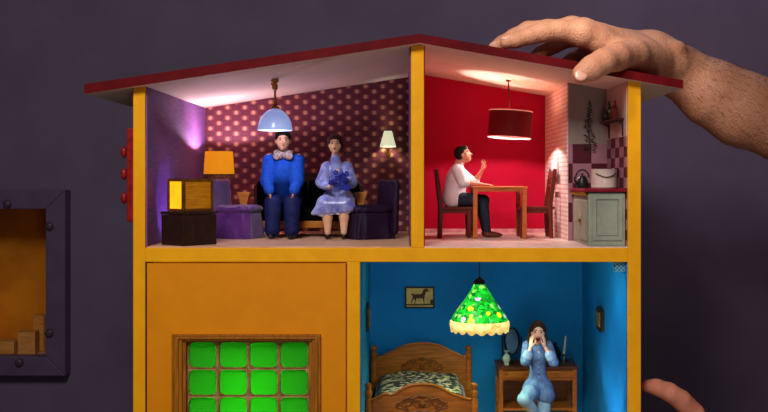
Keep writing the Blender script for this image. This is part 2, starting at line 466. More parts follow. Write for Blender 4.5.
m = MB(); m.prism([(.19, ZL), (.2, ZL), (.2, zr(.2) - g), (.19, zr(.19) - g)], .04, 2.7); m.build('wall_covering', M('crimson_wall', (178, 0, 46)), dh, label='crimson left wall of the dining room')
m = MB(); m.box(.2, 1.77, 2.685, 2.7, ZL, ZL + .05); m.build('skirting', M('pink_skirt', (226, 160, 170)), dh)
m = MB(); m.prism([(1.78, ZL), (1.795, ZL), (1.795, zr(1.795) - g), (1.78, zr(1.78) - g)], 1.0, 2.7); m.build('wall_covering', bricks(), dh, label='white brick wall beside the kitchen')
m = MB(); m.prism([(1.795, ZL), (2.222, ZL), (2.222, zr(2.222) - g), (1.795, zr(1.795) - g)], 1.0, 1.015)
m.build('wall_covering', tiles('kitchen_tiles_large', 'x', .2065, P(0, 144, 1.0).z, (150, 132, 124), off=.045, size_z=.215), dh, label='kitchen wall with large checkered tiles')
m = MB(); m.prism([(2.222, ZL), (2.23, ZL), (2.23, zr(2.23) - g), (2.222, zr(2.222) - g)], .04, 1.0)
m.build('wall_covering', tiles('kitchen_tiles_small', 'y', .21, P(0, 137, .3).z, (206, 176, 164), size_z=.105), dh, label='kitchen side wall with small checkered tiles')
BLUE = M('blue_bedroom_wall', (0, 118, 188), (0, 108, 174), rough=.7, scale=2.5, bmp=.04)
m = MB(); m.box(-.45, XR0, 2.5, 2.52, ZF, ZC); m.build('wall_covering', BLUE, dh, label='blue bedroom back wall')
m = MB(); m.box(2.22, XR0, .03, 2.5, ZF, ZC); m.build('wall_covering', BLUE, dh, label='blue bedroom right wall')
m = MB(); m.box(-.45, -.44, .03, 2.5, ZF, ZC); m.build('wall_covering', M('pale_blue_wall', (10, 128, 176), rough=.6), dh, label='blue bedroom left wall')
# front panel with window
wx0, wx1, wz0, wz1 = P(186.3, 0, 0).x, P(309.2, 0, 0).x, P(0, 480, 0).z, P(0, 341.9, 0).z
ax0, ax1, az1 = -2.585, -.595, 3.568
m = MB(); m.box(ax0, wx0, .02, .07, 0, az1); m.box(wx1, ax1, .02, .07, 0, az1); m.box(wx0, wx1, .02, .07, wz1, az1); m.box(wx0, wx1, .02, .07, 0, wz0)
m.build('front_panel', YEL2, dh, label='orange yellow front panel around the green window')
m = MB(); m.box(-2.6, -.58, .3, .32, 0, wz0 - .3); m.box(XL1, -2.59, .04, .3, 0, 3.58)
m.build('panel_backing', DARK, dh)
win = MB()
FW = wood('honey_window_wood', (178, 108, 20), (120, 68, 10), rough=.45, axis='z')
def ring(m, a, b, y0, y1):   # a outer rect, b inner rect (x0,x1,z0,z1)
    (X0, X1, Z0, Z1), (x0, x1, z0, z1) = a, b
    for poly in ([(X0, Z1), (X1, Z1), (x1, z1), (x0, z1)], [(X0, Z0), (x0, z0), (x1, z0), (X1, Z0)], [(X1, Z1), (X1, Z0), (x1, z0), (x1, z1)], [(X0, Z1), (x0, z1), (x0, z0), (X0, Z0)]):
        m.prism(poly, y0, y1)
def off(d): return (wx0 - d * 1.22, wx1 + d, wz0 - d * .65, wz1 + d * .65)
ring(win, off(.115), off(.09), -.03, .02); ring(win, off(.09), off(.055), -.055, .02); ring(win, off(.055), off(.03), -.04, .02)
ring(win, off(.03), off(0), -.015, .05)
W = win.build('window', FW, dh, bevel=.004, label='honey brown wooden window frame')
gm = MB()
px_, pz_ = .307, .276
for i in range(4):
    for j in range(5):
        cx = P(201.7 + 30.7 * i, 0, 0).x; cz = P(0, 355.7 + 27.6 * j, 0).z
        hx, hz, rr = .139, .129, .056
        inner = []
        for q, (sx, sz) in enumerate(((1, 1), (-1, 1), (-1, -1), (1, -1))):
            for t in range(5):
                a = q * PI / 2 + t * PI / 8
                inner.append((cx + sx * (hx - rr) + rr * math.cos(a), cz + sz * (hz - rr) + rr * math.sin(a)))
        outer = []
        for (x, z) in inner:
            dx, dz = x - cx, z - cz; f = 1 / max(abs(dx) / (px_ / 2), abs(dz) / (pz_ / 2)); outer.append((cx + dx * f, cz + dz * f))
        n = len(inner); vs = [(p[0], .045, p[1]) for p in outer] + [(p[0], .035, p[1]) for p in inner] + [(p[0], .075, p[1]) for p in inner]
        fs = [(a, (a + 1) % n, n + (a + 1) % n, n + a) for a in range(n)] + [(n + a, n + (a + 1) % n, 2 * n + (a + 1) % n, 2 * n + a) for a in range(n)]
        gm.add(vs, fs)
gm.build('glazing_grid', M('tan_glazing_bars', (176, 132, 88), (140, 92, 52), rough=.5, scale=8), W)
pm = MB(); pm.box(wx0, wx1, .076, .086, wz0, wz1)
pmat, nt, b = newmat('green_lit_glass')
b.inputs['Base Color'].default_value = rgb((70, 190, 50)); b.inputs['Roughness'].default_value = .5
tr = nt.nodes.new('ShaderNodeBsdfTranslucent'); tr.inputs[0].default_value = rgb((90, 215, 60))
mx = nt.nodes.new('ShaderNodeMixShader'); mx.inputs[0].default_value = .7
nt.links.new(b.outputs[0], mx.inputs[1]); nt.links.new(tr.outputs[0], mx.inputs[2]); nt.links.new(mx.outputs[0], nt.nodes['Material Output'].inputs[0])
pm.build('pane', pmat, W, label='green glowing glass panes')
# shutter on the outside
m = MB(); m.box(-2.80, -2.725, .06, .9, P(0, 222, 0).z, P(0, 128, 0).z)
sh = m.build('shutter', M('red_shutter', (150, 26, 30), (110, 14, 22), rough=.35), dh, bevel=.008, label='dark red shutter folded against the outside')
for py in (152, 174, 198):
    m = MB(); m.ball(P(124, py, .1), (.035, .035, .06)); m.build('knob', M('red_shutter', (150, 26, 30)), sh, smooth=True)
# small checker bracket at the bedroom ceiling
m = MB(); m.box(2.115, 2.218, .06, .16, 3.475, 3.578)
cb, nt, b = newmat('checkered_bracket'); s, x, y, z = coords(nt, True)
ch = (((x + 20) / .0206).floor() + ((z) / .0206).floor()) / 2.0
nt.links.new(mixc(nt, ch.fract().gt(.25), rgb((20, 110, 150)), rgb((110, 160, 180))), b.inputs['Base Color'])
m.build('corner_bracket', cb, dh, label='blue and white checkered corner bracket')

# =================================================================== LIVING ROOM (upper left)
FU = ZL
BRASS = M('aged_brass', (190, 140, 60), (140, 96, 36), rough=.3, metal=.9)
# dome ceiling lamp
cx, cy = P(275, 0, 1.0).x, 1.0; zc = zl(cx); zr_ = P(0, 130.5, 1.0).z; R = .19
dl = thing('dome_pendant_lamp', (cx, cy, zr_), 'white glass dome pendant lamp with brass fitting on the living room ceiling', 'ceiling lamp')
m = MB(); m.lathe([(0.0, zc - .005), (.04, zc - .0), (.045, zc - .03), (.02, zc - .05), (.035, zc - .085), (.028, zc - .12), (0, zc - .13)], (cx, cy, 0), 16)
m.ball((cx - .03, cy - .02, zc - .06), .015)
m.build('ceiling_rose', BRASS, dl, smooth=True)
m = MB(); m.tube([(cx, cy, zc - .12), (cx, cy, zr_ + .30)], .008, 8)
for i in range(5): m.ball((cx, cy, zc - .14 - i * .028), (.013, .007, .018), n=8, m=6)
m.build('chain', BRASS, dl, smooth=True)
m = MB(); m.lathe([(0, .33), (.02, .325), (.03, .29), (.018, .28), (.045, .262), (.05, .24), (0, .24)], (cx, cy, zr_), 16); m.build('cap', BRASS, dl, smooth=True)
pr = [(R, 0), (R + .004, .01)] + [(R * math.cos(t), .24 * math.sin(t)) for t in [x * PI / 2 / 12 for x in range(1, 12)]] + [(.012, .24)]
pr += [(.01, .232)] + [(R * .95 * math.cos(t), .228 * math.sin(t)) for t in [x * PI / 2 / 12 for x in range(11, 0, -1)]] + [(R * .95, 0)]
m = MB(); m.lathe(pr, (cx, cy, zr_), 36, closed=True)
m.build('glass_shade', M('opal_blue_glass', (176, 192, 232), (150, 172, 224), rough=.2, emit=(140, 162, 228), es=.62, scale=3, bmp=0), dl, smooth=True)
m = MB(); m.ball((cx, cy, zr_ + .09), .05); m.build('bulb', M('lamp_bulb', (255, 255, 255), emit=(240, 245, 255), es=4, bmp=0), dl, smooth=True)

# wall sconce
scx, scy = P(388, 0, 2.9).x, 2.87; kz = K(2.87)
def zz(py, y=2.87): return P(0, py, y).z
scn = thing('wall_sconce', (scx, 2.985, zz(150)), 'brass wall sconce with pale tapered shade on the dotted wallpaper', 'wall lamp')
m = MB(); rt, rb = .05, .105
m.lathe([(rb, zz(147)), (rt, zz(131)), (rt - .008, zz(131)), (rb - .008, zz(147))], (scx, scy, 0), 28, closed=True)
m.build('lamp_shade', M('pale_lit_shade', (236, 232, 205), emit=(225, 230, 190), es=.8, bmp=0), scn, smooth=True)
m = MB(); m.tube([(scx, 2.985, zz(153)), (scx, 2.93, zz(157)), (scx, 2.88, zz(155)), (scx, 2.87, zz(149))], [.012, .014, .012, .014], 8)
m.lathe([(0, zz(150)), (.05, zz(148.5)), (.052, zz(147.6)), (0, zz(147.4))], (scx, scy, 0), 16)
m.ball((scx, 2.93, zz(158)), .02); m.ball((scx - .045, 2.93, zz(151)), .016); m.ball((scx + .045, 2.93, zz(151)), .016)
m.tube([(scx, 2.93, zz(156)), (scx - .045, 2.93, zz(151))], .008, 6); m.tube([(scx, 2.93, zz(156)), (scx + .045, 2.93, zz(151))], .008, 6)
m.build('bracket', BRASS, scn, smooth=True)
m = MB(); m.lathe([(0, .0), (.035, .004), (.03, .012), (0, .016)], (scx, 2.985, zz(153)), 16, rot=Matrix.Rotation(PI / 2, 3, 'X')); m.build('wall_plate', BRASS, scn, smooth=True)

# table lamp + side table
tx, ty = P(219, 0, 2.3).x, 2.3
def zt(py): return P(0, py, 2.3).z
st = thing('side_table', (tx, ty, FU), 'small dark round side table under the orange table lamp', 'table')
zt_top = FU + .30
m = MB(); m.lathe([(0, zt_top - .03), (.2, zt_top - .03), (.205, zt_top - .015), (.2, zt_top), (0, zt_top)], (tx, ty, 0), 28); m.build('tabletop', M('dark_walnut', (44, 26, 20), rough=.4), st, smooth=True)
m = MB(); m.lathe([(0, FU), (.11, FU), (.1, FU + .03), (.025, FU + .06), (.035, FU + .15), (.02, zt_top - .03)], (tx, ty, 0), 16); m.build('pedestal', M('dark_walnut', (44, 26, 20)), st, smooth=True)
tl = thing('table_lamp', (tx, ty, zt_top), 'table lamp with glowing orange drum shade in the living room corner', 'table lamp')
m = MB(); m.lathe([(0, zt_top), (.075, zt_top), (.07, zt_top + .02), (.03, zt_top + .05), (.055, zt_top + .12), (.06, zt_top + .19), (.02, zt_top + .26), (.012, zt(178) + .12), (0, zt(178) + .12)], (tx, ty, 0), 20)
m.build('lamp_base', M('navy_ceramic', (34, 34, 66), rough=.25), tl, smooth=True)
rt, rb = .168, .188
m = MB(); m.lathe([(rb, zt(174)), (rt, zt(151.5)), (rt - .008, zt(151.5)), (rb - .008, zt(174))], (tx, ty, 0), 40, closed=True)
m.build('lamp_shade', M('orange_lit_shade', (216, 140, 20), (200, 120, 16), emit=(228, 140, 18), es=.75, scale=4, bmp=.02), tl, smooth=True)
m = MB(); m.lathe([(rb + .008, zt(178)), (rb + .01, zt(176.8)), (rb + .002, zt(176.4)), (rb + .002, zt(174)), (rb - .008, zt(174)), (rb - .008, zt(178))], (tx, ty, 0), 40, closed=True)
m.build('braid_trim', M('gold_brown_braid', (150, 104, 60), (80, 44, 30), scale=40), tl, smooth=True)

# boxes at left front
a = math.radians(50); C = P(183, 248, .07); C.z = FU
ca, sa = math.cos(a), math.sin(a)
def cbox(m, c, w, d, z0, z1, mi=0):
    p = [(c.x, c.y), (c.x + w * ca, c.y + w * sa), (c.x + w * ca - d * sa, c.y + w * sa + d * ca), (c.x - d * sa, c.y + d * ca)]
    m.hexa([(q[0], q[1], z0) for q in p] + [(q[0], q[1], z1) for q in p], mi)
DB = M('dark_brown_box', (50, 30, 24), (38, 22, 18), rough=.35)
zt1 = P(0, 212, .07).z
b1 = thing('storage_box', C, 'dark brown square box on the floor, below the amber box', 'box')
m = MB(); cbox(m, C, .43, .36, FU, zt1 - .035); m.build('box_body', DB, b1, bevel=.006)
m = MB(); cbox(m, C - Vector((0, .008, 0)), .445, .372, zt1 - .03, zt1); m.build('lid', DB, b1, bevel=.006)
C2 = C + Vector((-.005, .025, 0)); C2.z = zt1; z2 = P(0, 178.5, .1).z
b2 = thing('lantern_box', C2, 'glowing amber woven box lantern on top of the dark brown box', 'lantern')
BF = M('brown_box_frame', (104, 62, 16), (76, 42, 10), rough=.4)
Wd, Dp = .39, .26; f = .03
m = MB()
def corner(u, v, s=f):
    c = C2 + Vector((u * ca - v * sa, u * sa + v * ca, 0)); cbox(m, c, s, s, zt1, z2)
for u, v in ((0, 0), (Wd - f, 0), (0, Dp - f), (Wd - f, Dp - f)): corner(u, v)
for z0_, z1_ in ((zt1, zt1 + f), (z2 - f, z2)): cbox(m, C2 + Vector((.003 * ca - .003 * sa, .006, 0)), Wd - .006, Dp - .006, z0_ + (.001 if z0_ == zt1 else 0), z1_ - .001)
m.build('box_frame', BF, b2, bevel=.004)
m = MB(); c = C2 + Vector((f * ca - .012 * sa, f * sa + .012 * ca, 0)); cbox(m, c, Wd - 2 * f, Dp - .024, zt1 + f, z2 - f)
m.build('woven_panel', woven('amber_cane', (216, 142, 14), (160, 98, 8), False), b2)
m = MB(); c = C2 + Vector((.010 * ca - f * sa, .010 * sa + f * ca, 0)); cbox(m, c, Wd * .4, Dp - 2 * f, zt1 + f, z2 - f)
m.build('lit_window', M('amber_glow', (250, 190, 30), (240, 140, 10), emit=(255, 176, 20), es=1.0, scale=5, bmp=0), b2)

# settee
WS = wood('golden_settee_wood', (196, 122, 52), (150, 84, 28), rough=.35)
BLK = M('black_upholstery', (14, 10, 18), (9, 7, 12), rough=1, spec=.02)
sy0, sy1 = 1.72, 2.35
sx0, sx1 = P(246, 0, sy0).x, P(361, 0, sy0).x
se = thing('settee', ((sx0 + sx1) / 2, 2.0, FU), 'wooden settee with black upholstery and flared golden arms behind the dolls', 'settee')
zr0, zr1 = P(0, 228, sy0).z, P(0, 221, sy0).z
m = MB(); m.box(sx0, sx1, sy0, sy0 + .05, zr0, zr1); m.build('front_rail', WS, se, bevel=.008)
for x in (sx0 + .005, sx1 - .055):
    for y in (sy0 + .06, sy1 - .05):
        m = MB(); m.box(x, x + .05, y - .01, y + .04, FU, zr1 - .005); m.build('leg', WS, se, bevel=.006)
m = MB(); m.box(sx0 + .01, sx1 - .01, sy0 + .06, sy1, zr1 - .04, zr1 - .006); m.box(sx0 + .03, sx1 - .03, sy0 + .0, sy1 - .08, zr1 + .0, zr1 + .15)
m.build('seat_cushion', BLK, se, bevel=.03)
m = MB()
for i in range(2):
    w_ = (sx1 - sx0 - .12) / 2; xa = sx0 + .05 + i * (w_ + .02)
    m.box(xa, xa + w_, sy1 - .16, sy1 - .04, zr1 + .15, P(0, 180, sy1).z)
m.build('back_cushion', BLK, se, bevel=.05)
m = MB(); m.prism([(sx0, P(0, 186, sy1).z), (sx0 + .15, P(0, 178, sy1).z), ((sx0 + sx1) / 2 - .2, P(0, 175, sy1).z), ((sx0 + sx1) / 2, P(0, 172, sy1).z), ((sx0 + sx1) / 2 + .2, P(0, 175, sy1).z), (sx1 - .15, P(0, 178, sy1).z), (sx1, P(0, 186, sy1).z), (sx1, zr0), (sx0, zr0)], sy1 - .035, sy1)
m.build('back_frame', wood('dark_settee_wood', (74, 40, 28), (54, 26, 20)), se, bevel=.008)
for px, s_ in ((243.5, -1), (360.5, 1)):
    x = P(px, 0, sy0).x; z0_, z1_ = zr1 - .02, P(0, 192, sy0).z; h = z1_ - z0_
    prof = [(.038, 0), (.036, .35), (.04, .6), (.062, .85), (.08, .96), (.075, 1)]
    poly = [(x + r_, z0_ + t * h) for r_, t in prof] + [(x - r_, z0_ + t * h) for r_, t in reversed(prof)]
    m = MB(); m.prism(poly, sy0 - .005, sy0 + .04); m.box(x - .03, x + .03, sy0 + .04, sy1 - .04, z1_ - .06, z1_ - .02)
    m.build('arm', WS, se, bevel=.01)

# purple skirted chairs (built facing +x, back at -x)
PUR = M('purple_satin', (92, 42, 118), (66, 26, 92), rough=.38, scale=9, bmp=.25, sheen=.3)
def skirt_chair(name, loc, label, mat):
    t = thing(name, loc, label, 'armchair', 'skirted purple chairs'); L = Vector(loc)
    n = 72; vs = []; w_, d_ = .225, .21
    def rect(tt):
        a_ = tt * 2 * PI; cx_, sy_ = math.cos(a_), math.sin(a_); pw = .45
        return (math.copysign(abs(cx_) ** pw, cx_), math.copysign(abs(sy_) ** pw, sy_))
    zs = [(0.004, 1.12, .030), (.1, 1.08, .024), (.2, 1.03, .014), (.27, 1.0, .003), (.30, .99, 0)]
    for z_, s_, fo in zs:
        for j in range(n):
            u, v = rect(j / n); q = s_ + fo * math.sin(j / n * 2 * PI * 11) * 2.2
            vs.append(L + Vector((u * w_ * q, v * d_ * q, z_)))
    fs = [(i * n + j, i * n + (j + 1) % n, (i + 1) * n + (j + 1) % n, (i + 1) * n + j) for i in range(len(zs) - 1) for j in range(n)] + [tuple(range(n - 1, -1, -1)), tuple((len(zs) - 1) * n + j for j in range(n))]
    m = MB(); m.add(vs, fs); m.build('skirt', mat, t, smooth=True)
    m = MB(); z_ = .30
    prof = [(0, z_), (.90, z_), (1.04, z_ + .01), (1.08, z_ + .035), (1.03, z_ + .06), (.85, z_ + .075), (0, z_ + .08)]
    vs = []
    for s_, zz_ in prof:
        for j in range(n):
            u, v = rect(j / n); vs.append(L + Vector((u * w_ * s_, v * d_ * s_, zz_ + (.006 * math.sin(j * .9)))))
    fs = [(i * n + j, i * n + (j + 1) % n, (i + 1) * n + (j + 1) % n, (i + 1) * n + j) for i in range(len(prof) - 1) for j in range(n)]
    m.add(vs, fs); m.build('seat_cushion', mat, t, smooth=True)
    m = MB(); m.hexa([tuple(L + Vector(q)) for q in ((-.27, -.24, .05), (-.19, -.24, .05), (-.19, .24, .05), (-.27, .24, .05), (-.30, -.22, .66), (-.23, -.22, .68), (-.23, .22, .68), (-.30, .22, .66))])
    m.build('backrest', mat, t, bevel=.03)
    return t
cA = skirt_chair('skirted_armchair', (P(236, 0, 1.35).x, 1.52, FU), 'bright purple skirted chair beside the dark box and amber lantern', PUR)
cA.rotation_euler = (0, 0, -.35)
cB = dup(cA, (P(368, 0, 1.25).x, 1.42, FU), PI + .5, 'dark plum skirted chair right of the girl doll by the yellow post')
DP = M('dark_plum_satin', (38, 16, 44), (26, 10, 32), rough=.55, scale=9, bmp=.2)
for o in [o for o in bpy.data.objects if o.parent == cB]:
    o.data = o.data.copy(); o.data.materials[0] = DP

# =================================================================== PEOPLE helpers
def frame(f, u):
    f = Vector(f).normalized(); u = Vector(u); s_ = f.cross(u).normalized(); u = s_.cross(f).normalized(); return f, u, s_
def head_prims(c, H, f, u, k=.02, ears=True):
    f, u, s_ = frame(f, u); c = Vector(c); B = (s_, f, u)
    p = [ell(c + u * .12 * H - f * .05 * H, (.36 * H, .43 * H, .38 * H), B, k),
         ell(c - u * .10 * H + f * .08 * H, (.30 * H, .33 * H, .38 * H), B, k),
         ell(c - u * .36 * H + f * .22 * H, (.14 * H, .12 * H, .11 * H), B, k * 1.5),
         cap(c + f * .38 * H + u * .02 * H, c + f * .475 * H - u * .13 * H, .03 * H, .055 * H, k * .5),
         ell(c + f * .35 * H + u * .13 * H, (.24 * H, .06 * H, .05 * H), B, k),
         ell(c + f * .14 * H + s_ * .25 * H - u * .1 * H, (.08 * H, .12 * H, .1 * H), B, k), ell(c + f * .14 * H - s_ * .25 * H - u * .1 * H, (.08 * H, .12 * H, .1 * H), B, k)]
    for q in (1, -1):
        p.append(ell(c + s_ * q * .14 * H + f * .43 * H + u * .03 * H, (.075 * H, .07 * H, .05 * H), B, k * .5, True))
    for q in (1, -1):
        if ears: p.append(ell(c + s_ * q * .36 * H - u * .05 * H - f * .03 * H, (.04 * H, .08 * H, .12 * H), B, k * .5))
    return p
def face_parts(parent, c, H, f, u, lips=(170, 80, 70), iris=(50, 34, 24), brow=(40, 26, 20), open_mouth=False, wide=1.0):
    f, u, s_ = frame(f, u); c = Vector(c); B = (s_, f, u)
    for q in (1, -1):
        m = MB(); m.ball(c + s_ * q * .14 * H + f * .335 * H + u * .03 * H, (.062 * H, .05 * H, .042 * H * wide), B)
        ey = m.build('eye', M('eye_white', (196, 184, 174), bmp=0, rough=.4), parent, smooth=True)
        m = MB(); m.ball(c + s_ * q * .14 * H + f * .375 * H + u * .03 * H, (.036 * H, .018 * H, .036 * H), B)
        m.build('iris', M('iris_%d' % iris[0], iris, bmp=0, rough=.3), ey, smooth=True)
        m = MB(); m.tube([c + s_ * q * .05 * H + f * .40 * H + u * .115 * H, c + s_ * q * .14 * H + f * .395 * H + u * (.14 + .03 * (wide - 1)) * H, c + s_ * q * .23 * H + f * .34 * H + u * .11 * H], [.016 * H, .02 * H, .01 * H], 6)
        m.build('eyebrow', M('brow_%d' % brow[0], brow, bmp=0), parent, smooth=True)
    m = MB()
    if open_mouth:
        m.ball(c + f * .375 * H - u * .30 * H, (.085 * H, .045 * H, .115 * H), B)
        o = m.build('mouth', M('open_mouth', (74, 16, 20), bmp=0), parent, smooth=True)
        t = MB(); t.ball(c + f * .405 * H - u * .225 * H, (.06 * H, .02 * H, .02 * H), B); t.build('teeth', M('teeth', (235, 230, 220), bmp=0), o, smooth=True)
        l = MB(); pts = [c + f * .40 * H - u * .30 * H + s_ * .09 * H * math.cos(x * PI / 8) + u * .12 * H * math.sin(x * PI / 8) for x in range(17)]
        l.tube(pts, .018 * H, 6); l.build('lips', M('lips_%d' % lips[0], lips, bmp=0, rough=.4), parent, smooth=True)
    else:
        m.ball(c + f * .385 * H - u * .235 * H, (.095 * H, .035 * H, .018 * H), B); m.ball(c + f * .38 * H - u * .265 * H, (.08 * H, .035 * H, .02 * H), B)
        m.build('lips', M('lips_%d' % lips[0], lips, bmp=0, rough=.4), parent, smooth=True)
def hand_prims(w, d, n, th, L, curl=.5, spread=.35, k=.006, thcurl=.5):
    """w wrist, d finger direction, n palm-facing normal, th thumb side"""
    w = Vector(w); d = Vector(d).normalized(); n = (Vector(n) - d * Vector(n).dot(d)).normalized(); th_ = d.cross(n); th_ = th_ if th_.dot(Vector(th)) > 0 else -th_
    ps = []; pw = .42 * L
    B = (th_, n, d)
    ps.append(ell(w + d * .25 * L, (.21 * L, .085 * L, .29 * L), B, k * 2))
    for i, (o_, ln) in enumerate(((.155, .47), (.055, .52), (-.05, .48), (-.145, .38))):
        b0 = w + d * (.47 - .02 * abs(i - 1)) * L + th_ * o_ * L
        ang = curl * (1 + .12 * i); dd = (d + th_ * (o_ * spread * 2)).normalized(); p_ = b0; r0 = .052 * L
        for s_ in (.45, .31, .24):
            q = p_ + (dd * math.cos(ang * .6) + n * math.sin(ang * .6)) * ln * s_ * L
            dd2 = (q - p_).normalized(); ps.append(cap(p_, q, r0, r0 * .9, k)); p_ = q; r0 *= .9
            dd = dd2
    t0 = w + d * .10 * L + th_ * .14 * L; t1 = t0 + (d * .6 + th_ * .75 + n * .15).normalized() * .24 * L; t2 = t1 + (d * .9 + th_ * (.5 - thcurl * .5) + n * .25 * thcurl).normalized() * .19 * L; t3 = t2 + (d * .95 + th_ * .15 + n * .3 * thcurl).normalized() * .13 * L
    ps += [cap(t0, t1, .085 * L, .062 * L, k * 2), cap(t1, t2, .062 * L, .056 * L, k), cap(t2, t3, .056 * L, .045 * L, k)]
    return ps

# ---------- boy doll
y0 = 1.42
def D(px, py, y): return P(px, py, y)
base = D(282, 0, 1.35); base.z = FU
man1 = thing('doll', base, 'male doll in a bright blue sweater with pale collar and navy trousers, on the settee', 'doll', 'seated dolls')
DSK = M('doll_skin', (206, 150, 122), (196, 136, 108), rough=.35, scale=6, bmp=0)
H = .235; hc = D(283, 140.5, 1.40); fdir = Vector((.12, -1, -.05)); udir = Vector((0, 0, 1))
hipc = Vector((base.x, 1.62, P(0, 205, 1.6).z + .0)); hipc.z = 4.10
seat_z = zr1 + .15
hipc = Vector((base.x, 1.90, seat_z + .085)); sh_z = P(0, 157, 1.5).z
chest = Vector((base.x, 1.50, sh_z - .1)); 
hipc.y = 1.86
Lsh = Vector((base.x - .17, 1.50, sh_z - .01)); Rsh = Vector((base.x + .17, 1.50, sh_z - .01))
Lel = D(267, 181, 1.44); Rel = D(297, 181, 1.44)
Lwr = D(270, 193, 1.33); Rwr = D(293.5, 193, 1.33)
Lkn = D(273, 203, 1.36); Rkn = D(292, 203, 1.36)
Lan = Vector((Lkn.x - .005, 1.32, FU + .075)); Ran = Vector((Rkn.x + .0, 1.32, FU + .075))
neck = hc - Vector((0, 0, .13)); neck.y = 1.46
pr = head_prims(hc, H, fdir, udir, .018)
pr += chain([(hc - Vector((0, -.02, .05)), .05), (neck, .05), (chest + Vector((0, 0, .05)), .055)], .02)
pr += chain([(chest, .09), (hipc, .10)], .03)
for a_, b_, c_ in ((Lsh, Lel, Lwr), (Rsh, Rel, Rwr)): pr += chain([(a_, .05), (b_, .042), (c_, .028)])
for a_, b_, s_ in ((Lkn, Lan, -1), (Rkn, Ran, 1)): pr += chain([(hipc + Vector((s_ * .07, 0, 0)), .07), (a_, .055), (b_, .038)], .02)
pr += hand_prims(Lwr, (.05, -.1, -1), (.9, .1, 0), (.3, -1, 0), .12, .6); pr += hand_prims(Rwr, (-.05, -.1, -1), (-.9, .1, 0), (-.3, -1, 0), .12, .6)
organic('body', pr, .0085, DSK, man1)
SW = M('blue_knit_sweater', (22, 76, 186), (14, 60, 160), rough=.75, scale=30, bmp=.3)
s1 = [ell(chest + Vector((0, .03, -.02)), (.165, .135, .16), None, .04), cap(chest + Vector((0, .03, -.10)), hipc + Vector((0, -.08, .08)), .155, .165, .05), cap(Lsh + Vector((.05, .02, -.03)), Rsh + Vector((-.05, .02, -.03)), .075, .075, .04)]
for a_, b_, c_ in ((Lsh, Lel, Lwr), (Rsh, Rel, Rwr)): s1 += chain([(a_ + Vector((0, 0, -.03)), .075), (b_, .075), (c_ + (b_ - c_) * .25, .055), (c_ + Vector((0, 0, .012)), .04)], .03)
organic('sweater', s1, .009, SW, man1)
TR = M('navy_trousers', (22, 30, 84), (14, 20, 62), rough=.7, scale=14, bmp=.2)
t1 = [cap(hipc + Vector((-.06, 0, 0)), hipc + Vector((.06, 0, 0)), .12, .12, .04)]
for a_, b_, s_ in ((Lkn, Lan, -1), (Rkn, Ran, 1)): t1 += chain([(hipc + Vector((s_ * .08, 0, 0)), .105), (a_ + Vector((0, .02, 0)), .092), (a_ + Vector((0, 0, -.1)), .088), (b_ + Vector((0, .02, .03)), .088)], .03)
organic('trousers', t1, .01, TR, man1)
BSH = M('black_shoe_leather', (24, 20, 22), rough=.25)
for b_, s_ in ((Lan, -1), (Ran, 1)):
    organic('shoe', [ell(b_ + Vector((0, -.05, -.045)), (.042, .095, .033), None, .02), ell(b_ + Vector((0, .02, -.035)), (.038, .05, .045), None, .02)], .007, BSH, man1)
cl = []
for s_ in (-1, 1):
    cl += [ell(neck + Vector((s_ * .05, -.06, -.035)), (.070, .03, .052), (Vector((.86, 0, -s_ * .4)).normalized(), Vector((0, 1, 0)), Vector((s_ * .4, 0, .86)).normalized()), .01), ell(neck + Vector((s_ * .07, .01, .0)), (.05, .06, .025), None, .01)]
organic('collar', cl, .007, M('speckled_collar', (200, 176, 170), (130, 90, 96), rough=.8, scale=45), man1)
f_, u_, s_ = frame(fdir, udir)
organic('hair', [ell(hc + u_ * .16 * H - f_ * .08 * H, (.40 * H, .45 * H, .39 * H), (s_, f_, u_), .01), ell(hc - u_ * .10 * H - f_ * .2 * H, (.39 * H, .28 * H, .3 * H), (s_, f_, u_), .02),
    ell(hc - u_ * .20 * H + f_ * .38 * H, (.29 * H, .36 * H, .44 * H), (s_, f_, u_), .01, True)], .008, M('black_hair', (24, 16, 14), rough=.6, scale=30), man1)
face_parts(man1, hc, H, fdir, udir, lips=(180, 84, 76))

# ---------- girl doll
base = D(336, 0, 1.35); base.z = FU
gd = thing('doll', base, 'female doll in a shiny lilac dress holding blue flowers on the settee', 'doll', 'seated dolls')
H = .215; hc = D(335, 144, 1.42); fdir = Vector((.02, -1, -.05))
neck = hc - Vector((0, -.04, .13)); sh_z = P(0, 165, 1.5).z
chest = Vector((base.x, 1.52, sh_z - .08)); hipc = Vector((base.x, 1.86, seat_z + .085))
Lsh = Vector((base.x - .115, 1.52, sh_z)); Rsh = Vector((base.x + .115, 1.52, sh_z))
Lel = D(322, 182, 1.44); Rel = D(351, 182, 1.44); Lwr = D(329, 187, 1.22); Rwr = D(342, 184, 1.22)
Lkn = D(327, 205, 1.30); Rkn = D(344, 205, 1.30); Lan = Vector((Lkn.x + .01, 1.28, FU + .075)); Ran = Vector((Rkn.x, 1.28, FU + .075))
pr = head_prims(hc, H, fdir, udir, .016)
pr += chain([(hc - Vector((0, -.02, .05)), .04), (neck, .036), (chest + Vector((0, 0, .05)), .06)], .02) + chain([(chest, .1), (hipc, .11)], .03)
for a_, b_, c_ in ((Lsh, Lel, Lwr), (Rsh, Rel, Rwr)): pr += chain([(a_, .04), (b_, .034), (c_, .022)])
for a_, b_, s_ in ((Lkn, Lan, -1), (Rkn, Ran, 1)): pr += chain([(hipc + Vector((s_ * .06, 0, 0)), .07), (a_, .055), (a_ + (b_ - a_) * .45 + Vector((0, .02, 0)), .056), (b_, .034)], .02)
pr += hand_prims(Lwr, (1, -.1, .05), (0, .1, 1), (0, -.6, .6), .11, .5); pr += hand_prims(Rwr, (-1, -.1, .25), (0, 1, .3), (0, 0, 1), .11, .7)
organic('body', pr, .008, M('pale_doll_skin', (226, 178, 146), (214, 160, 128), rough=.4, scale=6, bmp=0), gd)
